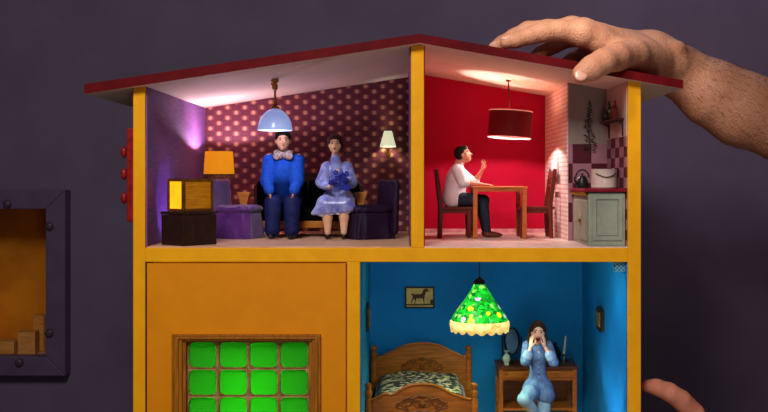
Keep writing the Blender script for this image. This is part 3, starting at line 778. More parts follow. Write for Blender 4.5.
LIL = M('lilac_satin', (150, 154, 214), (88, 92, 166), rough=.28, scale=7, bmp=.6, sheen=.3, lo=.42, hi=.6)
dr = [ell(chest + Vector((0, .0, -.02)), (.115, .10, .14), None, .03), cap(chest + Vector((0, .05, -.08)), hipc + Vector((0, -.1, .05)), .11, .13, .04), cap(neck + Vector((0, 0, -.025)), chest, .05, .08, .02)]
for a_, b_, c_ in ((Lsh, Lel, Lwr), (Rsh, Rel, Rwr)): dr += chain([(a_ + Vector((0, 0, -.02)), .065), (b_, .070), (b_ + (c_ - b_) * .5, .058), (c_ + (b_ - c_) * .12, .034)], .025)
for s_, kn in ((-1, Lkn), (1, Rkn)): dr += [cap(hipc + Vector((s_ * .08, -.05, .0)), kn + Vector((s_ * .02, .03, .02)), .12, .095, .06)]
dr += [cap(Lkn + Vector((-.02, 0, 0)), Rkn + Vector((.02, 0, 0)), .088, .088, .04)]
# skirt hem falling in front, longer at the left
for i in range(9):
    t = i / 8; top = Lkn.lerp(Rkn, t) + Vector((-.06 + .12 * t, -.02, -.0)); hem = D(313 + 43 * t, 213.5 - 4.5 * abs(t - .05), 1.25 - .03 * math.cos(i * 2.6)) + Vector((0, .03 * math.cos(i * 2.6), 0))
    dr += [cap(top, hem, .05, .026, .03)]
organic('dress', dr, .0085, LIL, gd)
organic('lace_trim', [cap(D(318 + 4.1 * i, 214.5 - .45 * i + (i % 2) * 1.0, 1.26), D(322.1 + 4.1 * i, 214.5 - .45 * i + ((i + 1) % 2) * 1.0, 1.26), .014, .014, .01) for i in range(8)], .006, M('dress_lace', (206, 198, 220), rough=.8), gd)
for b_ in (Lan, Ran):
    organic('shoe', [ell(b_ + Vector((0, -.04, -.048)), (.034, .085, .028), None, .02), ell(b_ + Vector((0, .02, -.035)), (.035, .045, .04), None, .02)], .007, BSH, gd)
f_, u_, s_ = frame(fdir, udir)
organic('hair', [ell(hc + u_ * .13 * H - f_ * .08 * H, (.43 * H, .47 * H, .42 * H), (s_, f_, u_), .01), ell(hc - u_ * .12 * H - f_ * .15 * H, (.46 * H, .33 * H, .3 * H), (s_, f_, u_), .02),
    ell(hc - u_ * .16 * H + f_ * .40 * H, (.27 * H, .36 * H, .40 * H), (s_, f_, u_), .01, True)], .008, M('brown_hair', (70, 40, 30), (46, 24, 20), rough=.5, scale=30), gd)
face_parts(gd, hc, H, fdir, udir, lips=(190, 60, 70))
FB = thing('flower_bouquet', D(340, 186, 1.16), 'small bunch of dark blue flowers held by the lilac doll', 'flowers')
rnd = random.Random(3); m = MB(); lf = MB()
for i in range(26):
    q = D(330 + rnd.random() * 19, 172 + rnd.random() * 17, 1.135 + rnd.random() * .04)
    if (q - D(331, 189, 1.15)).length < .05: continue
    for j in range(5):
        a_ = j * 2 * PI / 5 + i; m.ball(q + Vector((math.cos(a_) * .018, -.004, math.sin(a_) * .018)), (.014, .008, .014), n=6, m=4)
for i in range(8):
    q = D(335 + i * 1.1, 186, 1.16); lf.tube([q, q + Vector((rnd.uniform(-.04, .04), .0, .09))], .004, 5)
m.build('blossoms', M('blue_petals', (44, 56, 170), (22, 26, 110), rough=.6), FB, smooth=True); lf.build('stems', M('stem_green', (30, 50, 40)), FB)

# =================================================================== DINING ROOM
TW = wood('honey_table_wood', (196, 112, 60), (156, 78, 36), rough=.3)
DW = wood('dark_chair_wood', (112, 44, 30), (74, 24, 18), rough=.3, axis='z')
tX0, tX1, tY0, tY1, tZ = .765, 1.39, 1.33, 2.02, 4.325
dt = thing('dining_table', ((tX0 + tX1) / 2, (tY0 + tY1) / 2, FU), 'honey brown wooden dining table between the two chairs', 'table')
m = MB(); m.box(tX0, tX1, tY0, tY1, tZ - .022, tZ); m.build('tabletop', TW, dt, bevel=.006)
m = MB()
for a_ in ((tX0 + .03, tX1 - .03, tY0 + .02, tY0 + .04), (tX0 + .03, tX1 - .03, tY1 - .04, tY1 - .02), (tX0 + .02, tX0 + .04, tY0 + .03, tY1 - .03), (tX1 - .04, tX1 - .02, tY0 + .03, tY1 - .03)): m.box(*a_, tZ - .055, tZ - .0225)
m.build('apron', TW, dt)
for x in (tX0 + .008, tX1 - .058):
    for y in (tY0 + .01, tY1 - .06): m = MB(); m.box(x, x + .05, y, y + .05, FU, tZ - .023); m.build('leg', TW, dt, bevel=.005)
def dining_chair(loc, label):      # faces +x
    t = thing('dining_chair', loc, label, 'chair', 'wooden dining chairs'); L = Vector(loc)
    def q(*a_): return tuple(L + Vector(a_))
    m = MB(); m.box(L.x - .18, L.x + .19, L.y - .19, L.y + .19, L.z + .325, L.z + .36); m.build('seat', DW, t, bevel=.012)
    m = MB(); m.box(L.x - .15, L.x + .16, L.y - .17, L.y + .17, L.z + .285, L.z + .325); m.build('seat_rail', DW, t)
    for s_ in (-1, 1):
        m = MB(); m.box(L.x + .13, L.x + .175, L.y + s_ * .16 - .02, L.y + s_ * .16 + .02, L.z, L.z + .325); m.build('leg', DW, t, bevel=.005)
        m = MB(); yy = L.y + s_ * .168
        pts = [(-.205, 0), (-.16, 0), (-.145, .3), (-.15, .42), (-.205, .80), (-.245, .79), (-.20, .40), (-.195, .3)]
        m.prism([(L.x + a_, L.z + b_) for a_, b_ in pts], yy - .02, yy + .02); m.build('leg', DW, t, bevel=.005)
    m = MB()
    for z_, h_ in ((.735, .075), (.60, .03)):
        xx = -.165 - (z_ - .42) * .145 - .01
        m.obox(L + Vector((xx, 0, z_)), (.022, .30, h_), ax=(1, 0, .145))
    for k_ in range(3): m.tube([q(-.175, -.08 + .08 * k_, .36), q(-.218, -.08 + .08 * k_, .72)], .009, 6)
    m.build('backrest', DW, t, bevel=.003)
    return t
ch1 = dining_chair((.585, 1.665, FU), 'dark wooden dining chair the man in white shirt sits on')
ch2 = dup(ch1, (1.50, 1.665, FU), PI, 'empty dark wooden dining chair by the white brick wall')

# drum lamp
lx, ly = P(510, 0, 1.7).x, 1.7; zc = zr(lx); zt_, zb_ = P(0, 111.5, 1.7).z, P(0, 137, 1.7).z
drl = thing('drum_pendant_lamp', (lx, ly, zb_), 'red drum pendant lamp hanging over the dining table', 'ceiling lamp')
TILT = Matrix.Rotation(math.radians(3.5), 3, 'Y')
Rd = .253; hh = zt_ - zb_; cD = Vector((lx, ly, zb_ + hh / 2))
rm, nt, b = newmat('red_sheer_shade'); b.inputs['Base Color'].default_value = rgb((112, 16, 18)); b.inputs['Roughness'].default_value = .6
m = MB(); m.lathe([(Rd, -hh / 2), (Rd, hh / 2), (Rd - .008, hh / 2), (Rd - .008, -hh / 2)], cD, 48, closed=True, rot=TILT); m.build('lamp_shade', rm, drl, smooth=True)
RIM = M('pale_pink_rim', (255, 190, 180), emit=(255, 150, 140), es=.35, bmp=0)
for z_ in (-hh / 2 - .008, hh / 2 + .004):
    m = MB(); m.lathe([(Rd + .004, z_ - .006), (Rd + .004, z_ + .006), (Rd - .012, z_ + .006), (Rd - .012, z_ - .006)], cD, 48, closed=True, rot=TILT); m.build('rim', RIM, drl, smooth=True)
m = MB(); m.tube([(lx - .02, ly, zc), (lx - .005, ly, zt_ + .1), (lx, ly, zt_ - .02)], .008, 8); m.lathe([(0, zc - .02), (.03, zc - .015), (.03, zc + .004), (0, zc + .004)], (lx - .02, ly, 0), 14)
for k_ in range(3):
    a_ = k_ * 2 * PI / 3; m.tube([(lx, ly, zt_ - .02), Vector(cD) + TILT @ Vector((Rd * math.cos(a_) * .98, Rd * math.sin(a_) * .98, hh / 2 - .01))], .005, 6)
m.build('cord', M('dark_red_cord', (90, 20, 20)), drl, smooth=True)
m = MB(); m.ball((lx, ly, zb_ + .12), .04); m.build('bulb', M('warm_bulb', (255, 230, 210), emit=(255, 215, 190), es=5, bmp=0), drl, smooth=True)

# kitchen cabinet
cy0, cy1, cX0, cX1 = .06, .97, 1.845, 2.218
ctz = P(0, 188.5, .12).z
kc = thing('kitchen_cabinet', ((cX0 + cX1) / 2, .55, FU), 'grey green kitchen cabinet with a dark red worktop by the yellow post', 'cabinet')
GG = M('grey_green_paint', (152, 156, 138), (132, 136, 120), rough=.5, scale=5, bmp=.08)
m = MB(); m.box(cX0, cX1, cy0, cy1, FU, ctz - .04); m.build('cabinet_body', GG, kc, bevel=.01)
m = MB(); ring(m, (cX0 + .04, cX1 - .03, FU + .06, ctz - .07), (cX0 + .08, cX1 - .07, FU + .10, ctz - .11), cy0 - .014, cy0 - .001)
m.box(cX0 + .09, cX1 - .08, cy0 - .008, cy0 - .001, FU + .11, ctz - .12); m.build('door', GG, kc, bevel=.004)
for k_ in range(2):
    ya = cy0 + .04 + k_ * .40
    m = MB(); m.box(cX0 - .012, cX0 - .001, ya, ya + .36, FU + .05, ctz - .12)
    d_ = m.build('door', GG, kc, bevel=.004)
m = MB(); m.box(cX0 - .032, cX0 - .0125, cy0 + .36, cy0 + .42, P(0, 222, .5).z, P(0, 218.5, .5).z)
m.build('handle', BRASS, d_, bevel=.004, label='brass latch')
m = MB(); m.box(cX0 - .045, cX1 + .002, cy0 - .035, cy1 + .02, ctz - .035, ctz); m.build('worktop', M('dark_red_top', (128, 20, 42), (110, 14, 34), rough=.3), kc, bevel=.008)
m = MB(); zr_ = P(0, 194, .4).z
m.tube([(cX0 - .03, cy0 + .01, zr_), (cX0 - .03, cy1 - .02, zr_)], .008, 8)
for k_ in range(9): y_ = cy0 + .02 + k_ * .095; m.ball((cX0 - .03, y_, zr_ + .01), (.014, .02, .022), n=8, m=6); m.tube([(cX0 - .03, y_, zr_), (cX0 - .001, y_, zr_)], .006, 6)
m.build('gallery_rail', M('gold_rail', (215, 160, 50), rough=.25, metal=.8), kc, smooth=True)
# pot
px_c, py_c = P(604, 0, .42).x, .42; pr_ = .133
pz0, pz1 = ctz, P(0, 169, .42).z
pot = thing('cooking_pot', (px_c - .0, py_c, pz0), 'cream enamel cooking pot with thin wire handle on the red worktop', 'pot')
EN = M('cream_enamel', (206, 184, 176), (190, 166, 158), rough=.25, scale=4, bmp=0)
m = MB(); m.lathe([(0, pz0), (pr_ - .01, pz0), (pr_, pz0 + .01), (pr_, pz1 - .01), (pr_ + .006, pz1), (pr_ - .008, pz1), (pr_ - .012, pz0 + .012), (0, pz0 + .012)], (px_c, py_c, 0), 36); m.build('pot_body', EN, pot, smooth=True)
m = MB(); zp = (pz0 + pz1) / 2 + .03
m.tube([(px_c + pr_ * math.sin(t), py_c - pr_ * math.cos(t) - .012, zp - .025 * math.cos(t * 2.4) + .01) for t in [-.9 + i * .18 for i in range(11)]], .005, 6); m.build('handle', M('dark_wire', (60, 40, 40), metal=.5), pot, smooth=True)
# kettle
kx, ky = P(583.5, 0, .72).x - .0, .74; kr = .062; kx = 1.905
ket = thing('kettle', (kx, ky, ctz), 'small black kettle with arched handle behind the cream pot', 'kettle')
BK = M('black_iron', (30, 26, 30), rough=.35)
m = MB(); m.lathe([(0, 0), (kr, 0), (kr * 1.05, .03), (kr * .9, .09), (kr * .5, .13), (0, .135)], (kx, ky, ctz), 20); m.ball((kx, ky, ctz + .145), .014); m.build('kettle_body', BK, ket, smooth=True)
m = MB(); m.tube([(kx + .072 * math.cos(t), ky, ctz + .11 + .085 * math.sin(t)) for t in [i * PI / 10 for i in range(11)]], .008, 7); m.build('handle', BK, ket, smooth=True)
m = MB(); m.tube([(kx - .05, ky, ctz + .04), (kx - .08, ky, ctz + .08), (kx - .085, ky, ctz + .12)], [.016, .012, .009], 8); m.build('spout', BK, ket, smooth=True)
# dried plant hanging on kitchen wall
pt = thing('dried_plant', P(590, 153, .98), 'tall dried leafy sprig hanging on the grey kitchen wall', 'plant')
m = MB(); sp = [P(589 + .8 * math.sin(i * .8), 154 - i * 4.6, .985) for i in range(12)]; m.tube(sp, [.008 - .0005 * i for i in range(12)], 6)
DPM = M('dried_stem', (74, 58, 52), (52, 40, 38)); m.build('stem', DPM, pt, smooth=True)
m = MB(); rnd = random.Random(5)
for i in range(34):
    t = i / 33; s_ = -1 if i % 2 else 1; c = P(589 + .8 * math.sin((11 * t) * .8), 152 - 50 * t, .97); wd = .055 * (1.2 - t) * rnd.uniform(.35, 1.15)
    d = Vector((s_, -.15, rnd.uniform(-.1, .6))).normalized(); e_ = c + d * wd; m.tube([c, e_], .0025, 5)
    m.ball(e_, (.020 * (1.2 - t * .7), .006, .009), (d, Vector((0, 1, 0)), d.cross(Vector((0, 1, 0)))), n=8, m=5)
m.build('leaves', DPM, pt, smooth=True)
# shelf on the right kitchen wall with bottles
sy0_, sy1_ = .14, .90; szh = P(0, 120, .5).z
shf = thing('wall_shelf', (2.17, .5, szh - .03), 'small dark wooden shelf on the kitchen side wall', 'shelf')
DRK = M('dark_shelf_wood', (70, 22, 28), rough=.5)
m = MB(); m.box(2.125, 2.221, sy0_, sy1_, szh - .02, szh); m.build('shelf_board', DRK, shf)
for y_ in (sy0_ + .03, sy1_ - .05):
    m = MB(); m.prism([(2.221, szh - .02), (2.13, szh - .02), (2.205, szh - .06), (2.208, szh - .18), (2.221, szh - .18)], y_, y_ + .02); m.build('bracket', DRK, shf)
for i, (y_, h_, c_, lab) in enumerate(((.82, .15, (34, 44, 40), 'leftmost dark green bottle on the kitchen shelf'), (.70, .11, (24, 22, 26), 'shorter black bottle, second from left on the kitchen shelf'), (.58, .20, (20, 34, 30), 'tallest dark bottle in the middle of the kitchen shelf'), (.42, .14, (130, 26, 40), 'short red bottle on the kitchen shelf next to the tall red one'), (.28, .19, (150, 32, 44), 'tall red bottle nearest the yellow post on the kitchen shelf'))):
    m = MB(); m.lathe([(0, 0), (.028, 0), (.03, .01), (.03, h_ * .55), (.012, h_ * .75), (.011, h_ * .95), (.014, h_), (0, h_)], (2.16, y_, szh), 16)
    tag(m.build('bottle', M('bottle_glass_%d' % i, c_, rough=.15, bmp=0), smooth=True, loc=(2.16, y_, szh)), lab, 'bottle', 'bottles on the kitchen shelf')
# hanging utensil on brick wall
hx_, hy_ = 1.765, 1.71
ut = thing('utensil_hanger', (1.775, hy_, P(0, 168, 1.7).z), 'white round-topped wall holder on the brick wall behind the empty chair', 'wall holder')
m = MB(); zz0, zz1 = P(0, 168.5, 1.7).z, P(0, 160, 1.7).z
m.ball((1.765, hy_, zz0 + .01), (.05, .17, .12)); m.build('holder', M('white_enamel', (240, 232, 228), rough=.25, emit=None), ut, smooth=True)
ul = thing('ladle', (1.74, hy_, P(0, 206, 1.7).z), 'thin dark ladle hanging from the white holder behind the empty chair', 'ladle')
m = MB(); zl_ = P(0, 207, 1.7).z; m.tube([(1.70, hy_ + .08, zz0 + .0), (1.735, hy_ + .08, zl_ + .1), (1.735, hy_ + .08, zl_)], [.008, .007, .01], 7); m.build('shaft', M('grey_steel', (130, 110, 116), metal=.7, rough=.35), ul, smooth=True)
m = MB(); m.lathe([(0, -.03), (.025, -.025), (.035, .0), (.03, .0), (0, -.02)], (1.735, hy_ + .08, zl_), 14); m.build('bowl', M('grey_steel', (130, 110, 116)), ul, smooth=True)

# ---------- man at the table
ym = 1.665
mb = Vector((P(460, 0, ym).x, ym, FU))
mn = thing('person', mb, 'man in a white shirt and dark trousers sitting at the table, hand raised', 'person')
H = .20; hc = P(463.2, 154.6, ym); fd = Vector((.94, -.10, .30)); ud = Vector((-.3, 0, .95))
f_, u_, s_ = frame(fd, ud)
neck = P(459, 163.5, ym); chest = P(456.5, 177, ym); hip = P(456, 203, ym); hip.z = FU + .36 + .085
shN = P(457.5, 170, ym - .16); shF = P(458, 170, ym + .16)
elN = P(463, 182.5, ym - .17); wrN = P(483, 184.5, ym - .12); wrN.z = tZ + .022
elF = P(474, 183, ym + .14); elF.z = tZ + .035; wrF = P(482.2, 170, ym + .10)
knN = P(483.5, 200.5, ym - .09); knF = P(482, 201, ym + .10); anN = P(487.5, 232, ym - .08); anF = P(485, 232, ym + .12)
anN.z = anF.z = FU + .075
pr = head_prims(hc, H, fd, ud, .014)
pr += [cap(hc - u_ * .2 * H - f_ * .1 * H, neck, .042, .045, .02), cap(neck, chest, .05, .09, .03), cap(chest, hip, .10, .09, .04)]
for a_, b_, c_ in ((shN, elN, wrN), (shF, elF, wrF)): pr += chain([(a_, .05), (b_, .036), (b_ + (c_ - b_) * .35, .034), (c_, .020)], .015)
for s2, a_, b_ in ((-1, knN, anN), (1, knF, anF)): pr += chain([(hip + Vector((.02, s2 * .07, 0)), .075), (a_, .05), (b_, .03)], .02)
pr += hand_prims(wrN, (1, .05, .0), (0, .1, -1), (0, 1, 0), .135, .25, spread=.5, k=.005)
pr += hand_prims(wrF, (.25, 0, 1), (-.7, -.6, .2), (.7, -.8, 0), .135, .35, spread=.9, k=.005)
MSK = M('man_skin', (206, 146, 120), (188, 122, 98), rough=.5, scale=8, bmp=0)
organic('body', pr, .0072, MSK, mn, smooth_it=1)
WSH = M('white_shirt', (236, 226, 226), (214, 200, 204), rough=.75, scale=7, bmp=.3)
sp = [ell(chest + Vector((.01, 0, .0)), (.115, .155, .14), None, .03), cap(chest + Vector((-.01, 0, -.06)), hip + Vector((-.02, 0, .03)), .124, .132, .05), cap(shN + Vector((0, .05, 0)), shF - Vector((0, .05, 0)), .062, .062, .04), cap(neck - Vector((.005, 0, .03)), chest, .055, .09, .02), cap(hip + Vector((-.03, -.06, .0)), hip + Vector((-.03, .06, .0)), .115, .115, .04)]
for a_, b_, c_ in ((shN, elN, wrN), (shF, elF, wrF)): sp += chain([(a_, .064), (b_, .058), (b_ + (c_ - b_) * .16, .052)], .02)
organic('shirt', sp, .0085, WSH, mn)
# collar
organic('collar', [ell(neck + Vector((.025, -.035, -.012)), (.03, .02, .028), None, .01), ell(neck + Vector((.025, .035, -.012)), (.03, .02, .028), None, .01), ell(neck + Vector((-.03, 0, .0)), (.02, .05, .022), None, .01)], .006, WSH, mn)
DJ = M('dark_navy_jeans', (44, 46, 62), (30, 32, 46), rough=.8, scale=16, bmp=.2)
tp = [cap(hip + Vector((-.0, -.06, -.01)), hip + Vector((0, .06, -.01)), .098, .098, .03)]
for s2, a_, b_ in ((-1, knN, anN), (1, knF, anF)): tp += chain([(hip + Vector((.03, s2 * .075, 0)), .088), (a_, .066), (a_ + (b_ - a_) * .4 + Vector((-.01, 0, 0)), .058), (b_ + Vector((0, 0, .01)), .042)], .025)
organic('trousers', tp, .0085, DJ, mn)
BS = M('brown_leather_shoe', (108, 52, 32), (80, 36, 22), rough=.35)
for b_ in (anN, anF):
    organic('shoe', [ell(b_ + Vector((.075, 0, -.043)), (.10, .038, .030), None, .02), ell(b_ + Vector((.0, 0, -.035)), (.045, .036, .040), None, .02)], .0065, BS, mn)
HR = M('dark_brown_hair', (34, 20, 16), (20, 12, 10), rough=.55, scale=30)
organic('hair', [ell(hc + u_ * .16 * H - f_ * .10 * H, (.38 * H, .43 * H, .385 * H), (s_, f_, u_), .008), ell(hc - u_ * .08 * H - f_ * .22 * H, (.34 * H, .22 * H, .24 * H), (s_, f_, u_), .02), ell(hc + u_ * .36 * H + f_ * .2 * H, (.28 * H, .2 * H, .14 * H), (s_, f_, u_), .02),
    ell(hc - u_ * .18 * H + f_ * .40 * H, (.40 * H, .40 * H, .42 * H), (s_, f_, u_), .008, True)], .0065, HR, mn)
organic('beard', [ell(hc - u_ * .36 * H + f_ * .18 * H, (.17 * H, .17 * H, .11 * H), (s_, f_, u_), .01)], .006, M('stubble', (120, 76, 60), rough=.8), mn)
face_parts(mn, hc, H, fd, ud, lips=(160, 84, 74))

# =================================================================== BEDROOM
BWD = wood('carved_oak', (158, 92, 26), (112, 60, 14), rough=.4)
bfY, bhY = 1.0, 2.30
bx0, bx1 = P(368.5, 0, bfY).x, P(474, 0, bfY).x
bd = thing('bed', ((bx0 + bx1) / 2, 1.6, ZF), 'carved wooden bed with arched headboard and footboard in the blue bedroom', 'bed')
def board(y, pts, x0p, x1p, name, post_top, carve):
    k = K(y); poly = [((px - 405) * k, CAMZ + (180 - py) * k) for px, py in pts]
    zb_ = ZF + .25
    m = MB(); m.prism(poly + [(poly[-1][0], zb_), (poly[0][0], zb_)], y - .03, y + .03)
    o = m.build(name, BWD, bd, bevel=.008)
    m = MB(); pts3 = [Vector((p[0], y - .03, p[1])) for p in poly]; m.tube(pts3, .016, 8)
    m.build('moulding', BWD, o, smooth=True)
    m = MB(); cx_, cz_ = carve; w_ = .30 if name == 'footboard' else .27
    c = P(cx_, cz_, y); yy = y - .033
    for s2 in (-1, 1):   # scrolls
        for (u0, v0, r0, tr_) in ((.05, 0, .05, 1.4), (.14, .01, .045, 1.3), (.22, -.025, .035, 1.2), (.10, .055, .035, 1.2), (.16, -.05, .03, 1.1)):
            pts_ = [Vector((c.x + s2 * (u0 + r0 * (1 - t * .7) * math.cos(t * 2 * PI * tr_)) * w_ / .27, yy, c.z + v0 + r0 * (1 - t * .7) * math.sin(t * 2 * PI * tr_))) for t in [i / 16 for i in range(17)]]
            m.tube(pts_, [.011 - .0004 * i for i in range(17)], 6)
        m.tube([Vector((c.x + s2 * w_ * t, yy, c.z + .085 * math.cos(t * PI / 2) ** .7 + .012 * math.sin(t * 14))) for t in [i / 14 for i in range(14)]], .012, 6)
        m.tube([Vector((c.x + s2 * w_ * t, yy, c.z - .085 * math.cos(t * PI / 2) ** .7 + .012 * math.sin(t * 12))) for t in [i / 14 for i in range(14)]], .010, 6)
    m.ball((c.x, yy, c.z), (.04, .02, .04)); m.ball((c.x, yy, c.z + .09), (.05, .02, .025))
    m.build('carving', wood('carved_relief', (112, 62, 16), (82, 42, 10)), o, smooth=True)
    for px in (x0p, x1p):
        x = P(px, 0, y).x; zt_ = P(0, post_top, y).z; h = zt_ - ZF
        prof = [(0, 0), (.05, 0), (.05, .02), (.035, .05), (.04, .2), (.045, .25), (.045, h - .2), (.03, h - .17), (.04, h - .14), (.042, h - .1), (.025, h - .075), (.038, h - .045), (.036, h - .015), (.0, h)]
        m = MB(); m.lathe(prof, (x, y, ZF), 18); m.build('post', BWD, bd, smooth=True)
hp = [(377, 357), (381, 356.5), (385, 355), (389, 352), (394, 351), (400, 347), (408, 344.5), (416, 343.2), (423, 342.8), (430, 343.2), (438, 344.8), (445, 347.5), (451, 351), (456, 352.5), (460, 355.5), (466, 356.5)]
board(bhY, hp, 374, 468.5, 'headboard', 345, (422, 366))
fp = [(372, 399), (377, 397.5), (382, 394), (386, 393), (391, 394.5), (397, 391.5), (404, 387), (412, 384.2), (423, 383.3), (432, 384), (440, 386.5), (447, 390.5), (453, 394), (459, 395.5), (464, 397.5), (470.5, 399)]
board(bfY, fp, 368.5, 474, 'footboard', 382.5, (422, 404))
m = MB(); m.box(bx0 + .02, bx0 + .06, bfY, bhY, ZF + .3, ZF + .42); m.box(bx1 - .06, bx1 - .02, bfY, bhY, ZF + .3, ZF + .42); m.build('side_rail', BWD, bd)
m = MB(); m.box(bx0 + .07, bx1 - .07, bfY + .04, bhY - .04, ZF + .3, ZF + .62); m.build('mattress', M('mattress_ticking', (210, 205, 200)), bd, bevel=.04)
# quilt: domed cloth
qx0, qx1, qy0, qy1 = bx0 + .05, bx1 - .05, bfY + .05, bhY - .05
def quilt(inset, drop, zoff):
    nx, ny = 40, 30; vs = []
    for j in range(ny + 1):
        for i in range(nx + 1):
            u = i / nx; v = j / ny; x = qx0 + inset + (qx1 - qx0 - 2 * inset) * u; y = qy0 + (qy1 - qy0) * v
            ed = min(u, 1 - u); z = ZF + .66 + .03 * v + .05 * math.sin(PI * u) + .010 * math.sin(9 * u + 5 * v) * math.sin(7 * v) + zoff
            z -= drop * max(0, 1 - ed / .09) ** 1.6
            vs.append((x, y, z))
    fs = [(j * (nx + 1) + i, j * (nx + 1) + i + 1, (j + 1) * (nx + 1) + i + 1, (j + 1) * (nx + 1) + i) for j in range(ny) for i in range(nx)]
    m = MB(); m.add(vs, fs); return m
o = quilt(0, .25, 0).build('quilt', quilt_mat(), smooth=True, solid=-.02, loc=((qx0 + qx1) / 2, 1.6, ZF + .62)); tag(o, 'quilt with dark and cream leafy pattern spread over the carved bed', 'quilt')
for s2, xe in ((-1, qx0 - .0), (1, qx1 + .0)):
    vs = MB()
    n = 40
    for j in range(n):
        ya, yb = qy0 + (qy1 - qy0) * j / n, qy0 + (qy1 - qy0) * (j + 1) / n
        def zz_(y): v = (y - qy0) / (qy1 - qy0); return ZF + .66 + .03 * v
        xa = xe - s2 * .10
        vs.add([(xa, ya, zz_(ya) + .018), (xa, yb, zz_(yb) + .018), (xe, yb, zz_(yb) - .11), (xe, ya, zz_(ya) - .11), (xe + s2 * .012, ya, zz_(ya) - .22 - .02 * (j % 2)), (xe + s2 * .012, yb, zz_(yb) - .22 - .02 * ((j + 1) % 2))], [(0, 1, 2, 3), (3, 2, 5, 4)])
    vs.build('lace_border', M('white_lace', (215, 212, 222), (150, 150, 170), scale=30, rough=.9), o, smooth=True, label='white lace edge')

# tiffany lamp
tfy = .9; tfx = P(479.5, 0, tfy).x; zz1, zz0 = P(0, 283, tfy).z, P(0, 321, tfy).z
tf = thing('stained_glass_lamp', (tfx, tfy, zz0), 'green stained glass pendant lamp with flowers and a scalloped fringe', 'ceiling lamp')
m = MB(); hh = zz1 - zz0; Rb = .315
m.lathe([(Rb, 0), (Rb * .9, hh * .17), (Rb * .52, hh * .56), (.052, hh), (.042, hh), (Rb * .5, hh * .56), (Rb * .88, hh * .16), (Rb - .012, 0)], (tfx, tfy, zz0), 48, closed=True)
o = m.build('lamp_shade', tiffany(), tf, smooth=True)
m = MB(); n = 96; fz = P(0, 329.5, tfy).z - zz0
vs = []
for lvl, (r_, z_) in enumerate(((Rb - .004, .012), (Rb + .008, .0), (Rb + .012, fz * .35), (Rb + .0, fz * .8))):
    for j in range(n):
        t = 2 * PI * j / n; sc2 = abs(math.sin(t * 9)) ; zz_ = z_ + (fz * .45 * (sc2 ** .7) if lvl == 3 else 0) - (.0)
        vs.append((tfx + r_ * math.cos(t), tfy + r_ * math.sin(t), zz0 + zz_))
m.add(vs, [(i * n + j, i * n + (j + 1) % n, (i + 1) * n + (j + 1) % n, (i + 1) * n + j) for i in range(3) for j in range(n)])
m.build('fringe', M('golden_scalloped_glass', (255, 244, 170), (215, 130, 10), emit=(255, 225, 120), es=.55, scale=16, bmp=.1, lo=.35, hi=.6), tf, smooth=True, solid=.008)
m = MB(); m.lathe([(.06, hh - .01), (.07, hh + .01), (.055, hh + .035), (.03, hh + .045), (.012, hh + .07), (0, hh + .07)], (tfx, tfy, zz0), 18); m.build('cap', M('black_metal', (20, 20, 18), metal=.6, rough=.4), tf, smooth=True)
m = MB(); m.tube([(tfx, tfy, zz0 + hh + .06), (tfx, tfy, ZC)], .006, 6); m.build('cord', M('black_cord', (14, 14, 14)), tf)

# horse picture
yp = 2.495; pk = K(2.48)
fx0_, fx1_, fz0_, fz1_ = P(405, 0, 2.48).x, P(434.5, 0, 2.48).x, P(0, 308.3, 2.48).z, P(0, 286.7, 2.48).z
pc = thing('framed_picture', ((fx0_ + fx1_) / 2, 2.49, fz0_), 'small framed picture of a standing brown horse on the blue wall', 'picture')
m = MB(); ring(m, (fx0_, fx1_, fz0_, fz1_), (fx0_ + .018, fx1_ - .018, fz0_ + .018, fz1_ - .018), 2.475, 2.5); m.build('picture_frame', M('dark_thin_frame', (34, 34, 30)), pc)
m = MB(); m.box(fx0_ + .015, fx1_ - .015, 2.488, 2.499, fz0_ + .015, fz1_ - .015); m.build('print', M('aged_print_paper', (196, 178, 112), (168, 148, 84), scale=14, bmp=0), pc)
hs = [(140, 182), (152, 176), (170, 182), (200, 184), (240, 182), (275, 180), (290, 150), (305, 125), (325, 112), (345, 108), (358, 118), (372, 148), (366, 158), (350, 148), (336, 152), (326, 185), (318, 215), (312, 240), (313, 285), (316, 305), (304, 305), (300, 270), (292, 240), (270, 236), (230, 240), (210, 238), (205, 260), (196, 285), (200, 305), (187, 305), (186, 280), (190, 255), (180, 245), (165, 265), (150, 285), (150, 303), (137, 303), (138, 282), (160, 240), (162, 215), (158, 195), (148, 200)]
s_ = 12.875
poly = [((400 + a_ / s_ - 405) * pk, CAMZ + (180 - (280 + b_ / s_)) * pk) for a_, b_ in hs]
m = MB(); m.prism(poly, 2.486, 2.4885)
gx = lambda a_, b_: ((400 + a_ / s_ - 405) * pk, CAMZ + (180 - (280 + b_ / s_)) * pk)
m.prism([gx(72, 312), gx(440, 305), gx(440, 325), gx(72, 330)], 2.4865, 2.4885); m.prism([gx(390, 255), gx(425, 255), gx(425, 305), gx(390, 305)], 2.4865, 2.4885)
m.build('horse_drawing', M('brown_ink', (66, 48, 30), bmp=0), pc)

